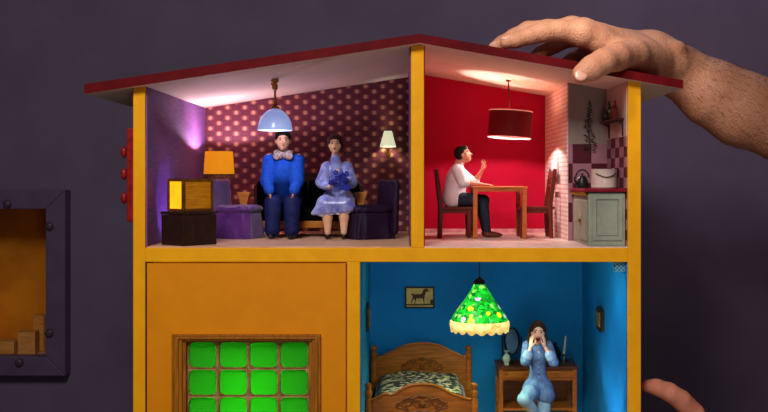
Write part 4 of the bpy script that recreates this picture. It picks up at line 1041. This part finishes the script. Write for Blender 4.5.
# wall plaques
def plaque(x, y0_, y1_, z0_, z1_, s2, label, nm):
    t = thing(nm, (x, (y0_ + y1_) / 2, z0_), label, 'wall ornament'); xa, xb = sorted((x, x + s2 * .03))
    zm = (z1_ - z0_) * .12
    m = MB(); m.prism([(y0_, z0_ + zm), ((y0_ + y1_) / 2, z0_), (y1_, z0_ + zm), (y1_, z1_ - zm), ((y0_ + y1_) / 2, z1_), (y0_, z1_ - zm)], xa, xb, axis='x'); m.build('backplate', M('dark_bronze', (48, 44, 34), metal=.4, rough=.5), t, bevel=.006)
    m = MB(); m.box(min(x + s2 * .03, x + s2 * .042), max(x + s2 * .03, x + s2 * .042), y0_ + .09, y1_ - .09, z0_ + zm + .03, z1_ - zm - .03); m.build('face', M('gilt_face', (150, 130, 70), (90, 76, 44), metal=.5, scale=30), t, bevel=.004)
plaque(2.219, 1.12, 1.50, P(0, 332, 1.3).z, P(0, 306, 1.3).z, -1, 'narrow bronze wall ornament on the right blue wall', 'wall_plaque')
plaque(-.439, 1.20, 1.60, P(0, 332, 1.4).z, P(0, 302, 1.4).z, 1, 'dark wall ornament on the left blue wall by the bed', 'wall_plaque')

# dresser
dy0, dy1 = 1.95, 2.42
dX0, dX1 = P(499, 0, dy0).x, P(577, 0, dy0).x; dz = P(0, 366.5, dy0).z
dk = thing('dressing_table', ((dX0 + dX1) / 2, 2.2, ZF), 'brown wooden dressing table with two drawers behind the woman', 'dressing table')
DKW = wood('orange_oak', (176, 100, 36), (136, 72, 20), rough=.4)
m = MB(); m.box(dX0 - .02, dX1 + .02, dy0 - .02, dy1, dz - .03, dz); m.build('tabletop', wood('dark_oak_top', (96, 52, 26), (70, 36, 18)), dk, bevel=.006)
m = MB(); m.box(dX0, dX1, dy0 + .02, dy1 - .01, dz - .17, dz - .03); m.build('drawer_case', DKW, dk)
for (a_, b_) in ((dX0 + .04, dX0 + .30), (P(550, 0, dy0).x, dX1 - .04)):
    m = MB(); m.box(a_, b_, dy0 + .005, dy0 + .02, dz - .14, dz - .055); d_ = m.build('drawer', DKW, dk, bevel=.005)
    m = MB(); m.ball(((a_ + b_) / 2 - .08, dy0 - .005, dz - .095), .014); m.build('knob', M('gold_rail', (215, 160, 50)), d_, smooth=True)
for x in (dX0, dX1 - .05):
    for y in (dy0 + .0, dy1 - .06): m = MB(); m.box(x, x + .05, y, y + .05, ZF, dz - .03); m.build('leg', DKW, dk, bevel=.005)
m = MB(); m.box(dX0 + .05, dX1 - .05, dy0 + .02, dy1 - .03, P(0, 411, dy0).z, P(0, 408.5, dy0).z); m.build('shelf', DKW, dk)
m = MB(); m.box(dX0 + .05, dX1 - .05, dy1 - .035, dy1 - .015, P(0, 411, dy0).z, dz - .17); m.build('back_panel', wood('reddish_back', (140, 84, 40), (110, 60, 26)), dk)
# mirror
my = 2.25; mc = P(512, 341, my)
mr = thing('oval_mirror', (mc.x, my, dz), 'oval tilting mirror in a dark frame on the dressing table', 'mirror')
m = MB(); pts = [Vector((mc.x + .088 * math.cos(t), my, mc.z + .158 * math.sin(t))) for t in [i * 2 * PI / 40 for i in range(41)]]; m.tube(pts, .013, 8); m.build('mirror_frame', M('ebony', (24, 18, 18), rough=.35), mr, smooth=True)
m = MB(); m.prism([(mc.x + .082 * math.cos(t), mc.z + .152 * math.sin(t)) for t in [i * 2 * PI / 40 for i in range(40)]], my - .003, my + .004); m.build('glass', M('mirror_glass', (70, 100, 125), rough=.35, metal=1, bmp=0), mr)
m = MB()
for s2 in (-1, 1): m.tube([(mc.x + s2 * .112, my, dz + .02), (mc.x + s2 * .115, my, mc.z + .02), (mc.x + s2 * .112, my, mc.z + .06)], [.014, .009, .012], 8)
for s2 in (-1, 1): m.tube([(mc.x + s2 * .114, my, mc.z), (mc.x + s2 * .09, my, mc.z)], .006, 6)
m.box(mc.x - .15, mc.x + .15, my - .05, my + .05, dz, dz + .035); m.build('stand', M('ebony', (24, 18, 18)), mr, bevel=.004)
# perfume bottle
pbx, pby = P(506.5, 0, 2.05).x, 2.05; s_h = (P(0, 350, 2.05).z - dz)
vb = thing('perfume_bottle', (pbx, pby, dz), 'pale glass flask bottle in front of the oval mirror', 'bottle')
m = MB(); m.lathe([(0, 0), (.03, 0), (.034, .01), (.028, .02), (.048, .06), (.05, .09), (.03, .12), (.012, .135), (.01, s_h * .8), (0, s_h * .8)], (pbx, pby, dz), 20); m.build('flask', M('pale_glass', (176, 186, 176), (140, 150, 140), rough=.15, scale=20), vb, smooth=True)
m = MB(); m.lathe([(.01, s_h * .8), (.034, s_h * .93), (.036, s_h * .96), (.012, s_h * .97), (.0, s_h)], (pbx, pby, dz), 16); m.build('stopper', M('pale_glass', (176, 186, 176)), vb, smooth=True)
# candlestick
cx_, cy_ = P(564, 0, 2.1).x, 2.1
cs = thing('candlestick', (cx_, cy_, dz), 'silver candlestick with wide saucer base on the dressing table', 'candlestick')
m = MB(); m.lathe([(0, 0), (.06, 0), (.065, .012), (.025, .02), (.012, .04), (.02, .07), (.01, .09), (.026, .115), (.028, .13), (.0, .13)], (cx_, cy_, dz), 20); m.build('holder', M('tarnished_silver', (120, 120, 116), metal=.8, rough=.3), cs, smooth=True)
m = MB(); ctop = P(0, 336.5, 2.1).z
m.tube([(cx_, cy_, dz + .13), (cx_ + .02, cy_, ctop)], [.017, .013], 12); m.tube([(cx_ + .02, cy_, ctop), (cx_ + .021, cy_, ctop + .015)], .003, 5)
tag(m.build('candle', M('white_wax', (190, 196, 196), rough=.5, bmp=0), smooth=True, loc=(cx_, cy_, dz + .13)), 'tall slim white candle standing in the silver candlestick', 'candle')
m = MB(); gx_ = P(572, 0, 2.1).x; m.lathe([(0, 0), (.034, 0), (.03, .02), (.008, .09), (.012, .12), (0, .13)], (gx_, 2.14, dz), 18)
tag(m.build('glass_flask', M('dark_glass', (40, 56, 66), rough=.1), smooth=True, loc=(gx_, 2.14, dz)), 'small dark conical glass flask right of the candlestick', 'bottle')
m = MB(); vx = P(553.5, 0, 2.2).x; m.lathe([(0, 0), (.07, 0), (.09, .05), (.1, .12), (.07, .18), (.04, .21), (.05, .24), (0, .235)], (vx, 2.22, dz), 22)
tag(m.build('vase', M('black_glaze', (20, 18, 22), rough=.2), smooth=True, loc=(vx, 2.22, dz)), 'round black vase on the dressing table behind the woman', 'vase')

# ---------- woman
yw = 1.30
wb = Vector((P(540, 0, yw).x, yw, ZF))
wm = thing('person', wb, 'screaming woman in denim shirt and jeans, hands on cheeks, one knee raised', 'person')
H = .228; hc = P(537.7, 331.5, yw - .02); fd = Vector((-.05, -1, -.02)); ud = Vector((.04, 0, 1)); f_, u_, s_ = frame(fd, ud)
neck = P(537.8, 344, yw + .02); chest = P(537.5, 354, yw + .02); hip = P(538, 386, yw + .03)
shL = P(527, 345.5, yw + .02); shR = P(548, 345.5, yw + .02)
elL = P(525.5, 361, yw - .16); elR = P(553.5, 362, yw - .14)
wrL = P(530.6, 347.0, yw - .15); wrR = P(545.2, 347.0, yw - .15)
knU = P(524, 399.5, yw - .30); anU = P(544, 424, yw - .05)
hS = hip + Vector((.065, 0, -.02)); knS = Vector((hip.x + .06, yw - .02, ZF + .42)); anS = Vector((hip.x + .06, yw + .05, ZF + .075))
pr = head_prims(hc, H, fd, ud, .014)
pr += [ell(hc - u_ * .42 * H + f_ * .2 * H, (.13 * H, .12 * H, .12 * H), (s_, f_, u_), .02), ell(hc + f_ * .44 * H - u_ * .30 * H, (.075 * H, .09 * H, .10 * H), (s_, f_, u_), .004, True)]
pr += [cap(hc - u_ * .2 * H, neck, .036, .036, .02), cap(neck, chest, .04, .08, .03), cap(chest, hip, .085, .095, .04)]
for a_, b_, c_ in ((shL, elL, wrL), (shR, elR, wrR)): pr += chain([(a_, .045), (b_, .032), (b_ + (c_ - b_) * .35, .031), (c_, .018)], .012)
pr += chain([(hip + Vector((-.06, 0, -.02)), .08), (knU, .055), (knU + (anU - knU) * .35, .048), (anU, .028)], .02) + chain([(hS, .08), (knS, .055), (anS, .03)], .02)
pr += [ell(anS + Vector((0, -.05, -.05)), (.03, .08, .022), None, .02), ell(anU + Vector((.01, -.03, -.05)), (.03, .06, .04), None, .02)]
pr += hand_prims(wrL, (.12, .10, 1), (.85, .5, 0), (.5, -.8, 0), .15, .12, spread=.3, k=.005)
pr += hand_prims(wrR, (-.12, .10, 1), (-.85, .5, 0), (-.5, -.8, 0), .15, .12, spread=.3, k=.005)
organic('body', pr, .007, M('woman_skin', (232, 184, 160), (222, 168, 144), rough=.5, scale=8, bmp=0), wm, smooth_it=1)
DEN = M('denim_shirt', (104, 132, 176), (72, 98, 146), rough=.85, scale=16, bmp=.5)
sp = [ell(chest, (.125, .085, .12), None, .03), cap(chest + Vector((0, 0, -.05)), hip + Vector((0, 0, .05)), .085, .10, .04), cap(shL + Vector((.03, 0, -.01)), shR + Vector((-.03, 0, -.01)), .048, .048, .03),
      ell(hip + Vector((0, 0, .02)), (.145, .11, .1), None, .04), ell(chest + Vector((.045, -.05, -.02)), (.055, .05, .055), None, .03), ell(chest + Vector((-.045, -.05, -.02)), (.055, .05, .055), None, .03),
      cap(hip + Vector((-.07, -.02, -.03)), hip + Vector((-.1, -.10, -.06)), .11, .10, .02), cap(hip + Vector((.06, -.01, -.03)), hip + Vector((.08, -.02, -.10)), .11, .108, .02)]
for a_, b_, c_ in ((shL, elL, wrL), (shR, elR, wrR)): sp += chain([(a_, .055), (b_, .054), (b_ + (c_ - b_) * .34, .048)], .02)
organic('shirt', sp, .0075, DEN, wm)
organic('collar', [ell(neck + Vector((q * .045, -.045, -.035)), (.04, .018, .022), (Vector((.8, 0, -q * .6)), Vector((0, 1, 0)), Vector((q * .6, 0, .8))), .006) for q in (-1, 1)], .006, DEN, wm)
for a_, b_ in ((elL, wrL), (elR, wrR)):
    q = a_ + (b_ - a_) * .30; q2 = a_ + (b_ - a_) * .46
    organic('rolled_cuff', [cap(q, q2, .056, .054, .01)], .008, M('pale_denim_cuff', (150, 176, 206), (120, 146, 182), rough=.85, scale=14), wm)
m = MB()
for i in range(5): m.ball(chest + Vector((0, -.108 + (.012 * (i == 0)), -.02 - i * .055)), .007, n=8, m=6)
m.build('shirt_buttons', M('button_white', (220, 220, 225)), wm, smooth=True)
JN = M('light_blue_jeans', (150, 186, 208), (112, 150, 184), rough=.85, scale=10, bmp=.25)
tp = [cap(hip + Vector((-.05, 0, -.02)), hip + Vector((.05, 0, -.02)), .098, .098, .03)] + chain([(hip + Vector((-.06, 0, -.03)), .095), (knU, .070), (knU + (anU - knU) * .35, .058), (anU + (knU - anU) * .1, .042)], .025) + chain([(hS, .09), (knS, .066), (knS + (anS - knS) * .35, .058), (anS + Vector((0, 0, .02)), .042)], .02)
organic('jeans', tp, .0085, JN, wm)
hp_ = [ell(hc + u_ * .13 * H - f_ * .08 * H, (.40 * H, .46 * H, .41 * H), (s_, f_, u_), .01)]
for q in (-1, 1):
    hp_ += chain([(hc + s_ * q * .30 * H + u_ * .1 * H - f_ * .05 * H, .13 * H), (hc + s_ * q * .36 * H - u_ * .35 * H - f_ * .1 * H, .12 * H), (hc + s_ * q * .42 * H - u_ * .75 * H + f_ * .0 * H, .09 * H), (hc + s_ * q * .36 * H - u_ * 1.0 * H + f_ * .12 * H, .05 * H)], .02)
hp_ += [ell(hc - u_ * .35 * H - f_ * .28 * H, (.40 * H, .22 * H, .5 * H), (s_, f_, u_), .03), ell(hc - u_ * .18 * H + f_ * .42 * H, (.27 * H, .42 * H, .43 * H), (s_, f_, u_), .01, True)]
organic('hair', hp_, .0075, M('brown_long_hair', (66, 36, 28), (40, 20, 16), rough=.5, scale=25), wm)
face_parts(wm, hc, H, fd, ud, lips=(176, 70, 66), open_mouth=True, wide=1.35)

# =================================================================== BIG HANDS
def nail(parent, c, d, n, w_, l_, name='fingernail'):
    d = Vector(d).normalized(); n = (Vector(n) - d * Vector(n).dot(d)).normalized(); s_ = d.cross(n)
    m = MB(); m.ball(c, (w_, l_, .016), (s_, d, n), n=20, m=10); m.build(name, M('nail', (226, 170, 150), (216, 156, 136), rough=.25, bmp=0), parent, smooth=True)
def roof_z(x): return 5.845 - (x - .15) * .176
HB = P(640, 80, .6)
bh = thing('person', HB, 'right hand and bare forearm of an adult holding the right side of the roof', 'person')
I = [(P(597, 37, .32), .135), (P(583, 33, .28), .135), (P(560, 30.5, .24), .108), (P(543, 32, .21), .104), (P(531, 35.5, .19), .088), (P(516, 40, .16), .080), (P(506, 42.5, .14), .066)]
Mi = [(P(590, 34, .55), .13), (P(572, 30, .53), .12), (P(548, 29, .5), .10), (P(528, 30.5, .48), .096), (P(514, 36.5, .46), .082), (P(502, 43, .44), .075), (P(494, 47.5, .42), .062)]
Ri = [(P(592, 37, .78), .115), (P(568, 38, .80), .10), (P(556, 44, .8), .09), (P(541, 53, .8), .078), (P(533, 58.5, .8), .066)]
Pi = [(P(604, 46, .98), .10), (P(586, 52, 1.02), .08), (P(572, 59, 1.02), .07), (P(561, 64.5, 1.02), .06)]
Th = [(P(655, 62, .70), .19), (P(632, 55, .20), .165), (P(616, 57, -.10), .138), (P(603, 61.5, -.28), .118), (P(592, 68, -.33), .116), (P(582, 73.5, -.345), .095)]
pr = chain(I, .03) + chain(Mi, .03) + chain(Ri, .03) + chain(Pi, .03) + chain(Th, .05)
WR = P(668, 66, 1.02)
pr += [cap(P(655, 55, .95), I[1][0], .20, .125, .09), cap(P(655, 54, 1.0), Mi[1][0], .20, .12, .09), cap(P(650, 58, 1.1), Ri[0][0], .19, .105, .09), cap(P(652, 64, 1.2), Pi[0][0], .17, .09, .09)]
pr += [cap(P(640, 52, .6), P(604, 38, .42), .17, .12, .08), cap(Th[1][0] + Vector((0, .1, .02)), P(600, 44, .3), .13, .10, .10)]
pr += [cap(P(652, 54, .9), P(680, 72, 1.1), .25, .275, .10), cap(P(672, 62, .88), P(684, 82, 1.3), .19, .2, .1), cap(P(680, 72, 1.1), P(712, 93, 1.1), .275, .355, .1), cap(P(712, 93, 1.1), P(742, 109, 1.1), .355, .40, .1), cap(P(742, 109, 1.1), P(790, 127, 1.1), .40, .40, .1), cap(P(790, 127, 1.1), P(880, 175, 1.3), .40, .46, .1)]
# tendon ridges, knuckles
pr += [ell(I[1][0] + Vector((0, 0, .03)), (.12, .11, .11), None, .05), ell(Mi[1][0] + Vector((0, 0, .03)), (.11, .10, .10), None, .05)]
pr += [ell(P(676, 47, .75), (.10, .08, .06), None, .08)]
hm = organic('arm', pr, .016, None or SKIN, bh, smooth_it=4)
hm.name = 'hand_and_forearm'
m_, nt, b = newmat('tan_shaded_arm_skin'); s0, x, y, z = coords(nt)
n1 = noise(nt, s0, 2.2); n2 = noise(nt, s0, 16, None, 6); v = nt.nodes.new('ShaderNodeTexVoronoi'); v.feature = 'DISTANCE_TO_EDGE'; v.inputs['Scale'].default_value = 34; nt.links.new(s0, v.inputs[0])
far = nt.nodes.new('ShaderNodeMapRange'); nt.links.new(x.o, far.inputs[0]); far.inputs[1].default_value = -.7; far.inputs[2].default_value = 2.4  # shade toward the forearm's far end is painted in along with the tan
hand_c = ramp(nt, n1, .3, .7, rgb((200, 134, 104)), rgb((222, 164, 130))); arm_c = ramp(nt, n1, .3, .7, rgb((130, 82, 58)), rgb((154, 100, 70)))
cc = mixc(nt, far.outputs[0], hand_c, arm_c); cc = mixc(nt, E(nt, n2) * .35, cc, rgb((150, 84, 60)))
nt.links.new(cc, b.inputs['Base Color']); b.inputs['Roughness'].default_value = .5; b.inputs['Specular IOR Level'].default_value = .35
b.inputs['Subsurface Weight'].default_value = .06; b.inputs['Subsurface Radius'].default_value = (.1, .04, .02); b.inputs['Subsurface Scale'].default_value = .5
hsum = E(nt, n2) + E(nt, v.outputs['Distance']) * .8
bump(nt, b, hsum.o, .5, .02)
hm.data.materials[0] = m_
hv = np.empty(len(hm.data.vertices) * 3); hm.data.vertices.foreach_get('co', hv); hv = hv.reshape(-1, 3) + np.array(HB)
hn = np.empty(len(hm.data.vertices) * 3); hm.data.vertices.foreach_get('normal', hn); hn = hn.reshape(-1, 3)
cand = np.where((hv[:, 0] > 2.95) & (hv[:, 0] < 4.6) & (hn[:, 1] < .3))[0]
rg = np.random.RandomState(4); mh = MB()
for ii in rg.choice(cand, 800, replace=False):
    p0 = Vector(hv[ii]); nn = Vector(hn[ii]); td = Vector((.75 + rg.uniform(-.3, .3), rg.uniform(-.2, .2), -.55 + rg.uniform(-.4, .4))); td = (td - nn * td.dot(nn)).normalized()
    l_ = rg.uniform(.05, .10); mh.tube([p0 - nn * .004, p0 + td * l_ * .5 + nn * .012, p0 + td * l_ + nn * .008], [.0011, .0009, .0004], 3, cap=False)
o = mh.build('arm_hair', M('brown_arm_hair', (112, 72, 48), bmp=0), bh); o['kind'] = 'stuff'
d_ = (Th[5][0] - Th[4][0]).normalized()
nail(bh, Th[5][0] + Vector((-.022, -.082, -.020)), d_, (-.35, -1, .1), .060, .066, 'thumbnail')
nail(bh, I[6][0] + Vector((.0, -.018, .052)), (-1, 0, -.25), (-.2, -.45, 1), .045, .06)
nail(bh, Mi[6][0] + Vector((.0, -.018, .046)), (-1, 0, -.5), (-.35, -.3, 1), .042, .055)
# lower hand on the right side
lh = thing('person', P(720, 470, .6), 'hand gripping the lower right side of the dollhouse, only a finger showing', 'person')
fy = .35
def F(px, py, y, r): return (P(px, py, y), r)
idx = [F(648.5, 386, .3, .070), F(656, 387, .32, .085), F(669, 392, .36, .098), F(681, 400, .42, .105), F(693, 413, .5, .115), F(706, 434, .62, .12)]
mid = [F(647.5, 430, .3, .072), F(660, 432, .34, .088), F(680, 440, .45, .1), F(708, 458, .65, .12)]
rng_ = [F(647.5, 452, .3, .070), F(662, 455, .36, .085), F(684, 464, .5, .098), F(712, 480, .7, .115)]
pin = [F(648, 474, .3, .062), F(664, 478, .4, .075), F(690, 488, .55, .085), F(716, 498, .75, .1)]
thm = [F(652, 440, 1.15, .08), F(666, 442, 1.12, .1), F(692, 450, 1.05, .12), F(730, 455, .9, .16)]
pr = chain(idx, .02) + chain(mid, .02) + chain(rng_, .02) + chain(pin, .02) + chain(thm, .03)
Wp = P(775, 500, .9)
for q in (idx, mid, rng_, pin): pr.append(cap(q[-1][0], Wp, q[-1][1], .22, .08))
pr.append(cap(Wp, P(860, 540, 1.2), .27, .38, .1))
o = organic('hand_and_forearm', pr, .018, M('warm_skin', (214, 140, 112), (190, 112, 88), rough=.5, scale=3, bmp=.05, sss=.05), lh, smooth_it=4)

# =================================================================== LIGHTS
def light(name, kind, loc, e_, col=(1, 1, 1), size=.1, aim=None, spot=None, blend=.2):
    d = bpy.data.lights.new(name, kind); d.energy = e_; d.color = col
    o = bpy.data.objects.new(name, d); COL.objects.link(o); o.location = loc
    if kind == 'AREA': d.size = size
    else: d.shadow_soft_size = size
    if aim is not None: o.rotation_euler = (Vector(aim) - Vector(loc)).to_track_quat('-Z', 'Y').to_euler()
    if kind == 'SPOT': d.spot_size = spot; d.spot_blend = blend
    return o
wd = bpy.data.worlds.new('world'); sc.world = wd; wd.use_nodes = True
wd.node_tree.nodes['Background'].inputs[0].default_value = rgb((190, 176, 196)); wd.node_tree.nodes['Background'].inputs[1].default_value = .06
light('key_softbox', 'AREA', (-2.0, -8.0, 10.0), 820, (1, .95, .9), 2.5, aim=(0, 0, 4.2))
light('fill_softbox', 'AREA', (1.0, -10.5, 1.6), 110, (1, .94, .92), 3.0, aim=(0, 0, 3.8))
light('hand_spot', 'SPOT', (-.2, -3.0, 9.0), 900, (1, .88, .76), .35, aim=(1.9, .2, 5.75), spot=math.radians(26), blend=1)
light('low_softbox', 'AREA', (5.5, -4.5, 1.2), 40, (1, .8, .7), 1.0, aim=(2.8, .4, 2.3))
light('backdrop_softbox', 'AREA', (4.5, 2.6, 9.5), 55, (1, .92, 1), 2.5, aim=(4.6, 6, 2.5))
# living room
light('dome_lamp_light', 'POINT', (P(275, 0, 1).x, 1.0, P(0, 130.5, 1).z + .02), 9, (.9, .92, 1), .05)
light('table_lamp_light', 'POINT', (tx, ty, zt(155)), 55, (.95, .74, 1), .015)
light('sconce_light', 'POINT', (scx, scy, zz(140)), 5, (1, .95, .8), .03)
light('violet_floor_light', 'SPOT', (-2.15, .85, FU + .12), 20, (.45, .2, 1), .02, aim=(-2.6, .80, FU + .33), spot=math.radians(75), blend=.15)
# dining room
light('drum_lamp_light', 'POINT', (lx - .03, ly, zb_ + .07), 52, (1, .82, .80), .02)
light('drum_lamp_uplight', 'POINT', (lx, ly, zt_ - .03), 12, (1, .55, .36), .10)
# bedroom
light('stained_lamp_light', 'POINT', (tfx, tfy, zz0 + .02), 34, (.9, 1, .85), .04)
light('bedroom_added_fill', 'AREA', (1.7, .25, ZC - .03), 9, (.72, 1, .9), .3, aim=(1.9, .9, ZF + .9))  # unseen area light added behind the beam to brighten the right front
light('bedroom_added_wall_fill', 'AREA', (.35, .2, ZC - .03), 13, (.85, .97, 1), .3, aim=(.5, 2.2, ZF + 1.2))  # added area light without a fixture, lifts the dark blue back wall
light('bedroom_floor_light', 'SPOT', (1.7, .35, ZF + .05), 60, (.6, .85, 1), .03, aim=(2.22, .7, ZF + 1.3), spot=math.radians(70), blend=.6)
light('green_window_light', 'POINT', (P(247, 0, 0).x, 0.62, P(0, 398, 0).z), 24, (.8, 1, .7), .1)
light('case_light', 'POINT', (-7.4, 6.5, oz0 + .6), 6, (1, .72, .35), .1)
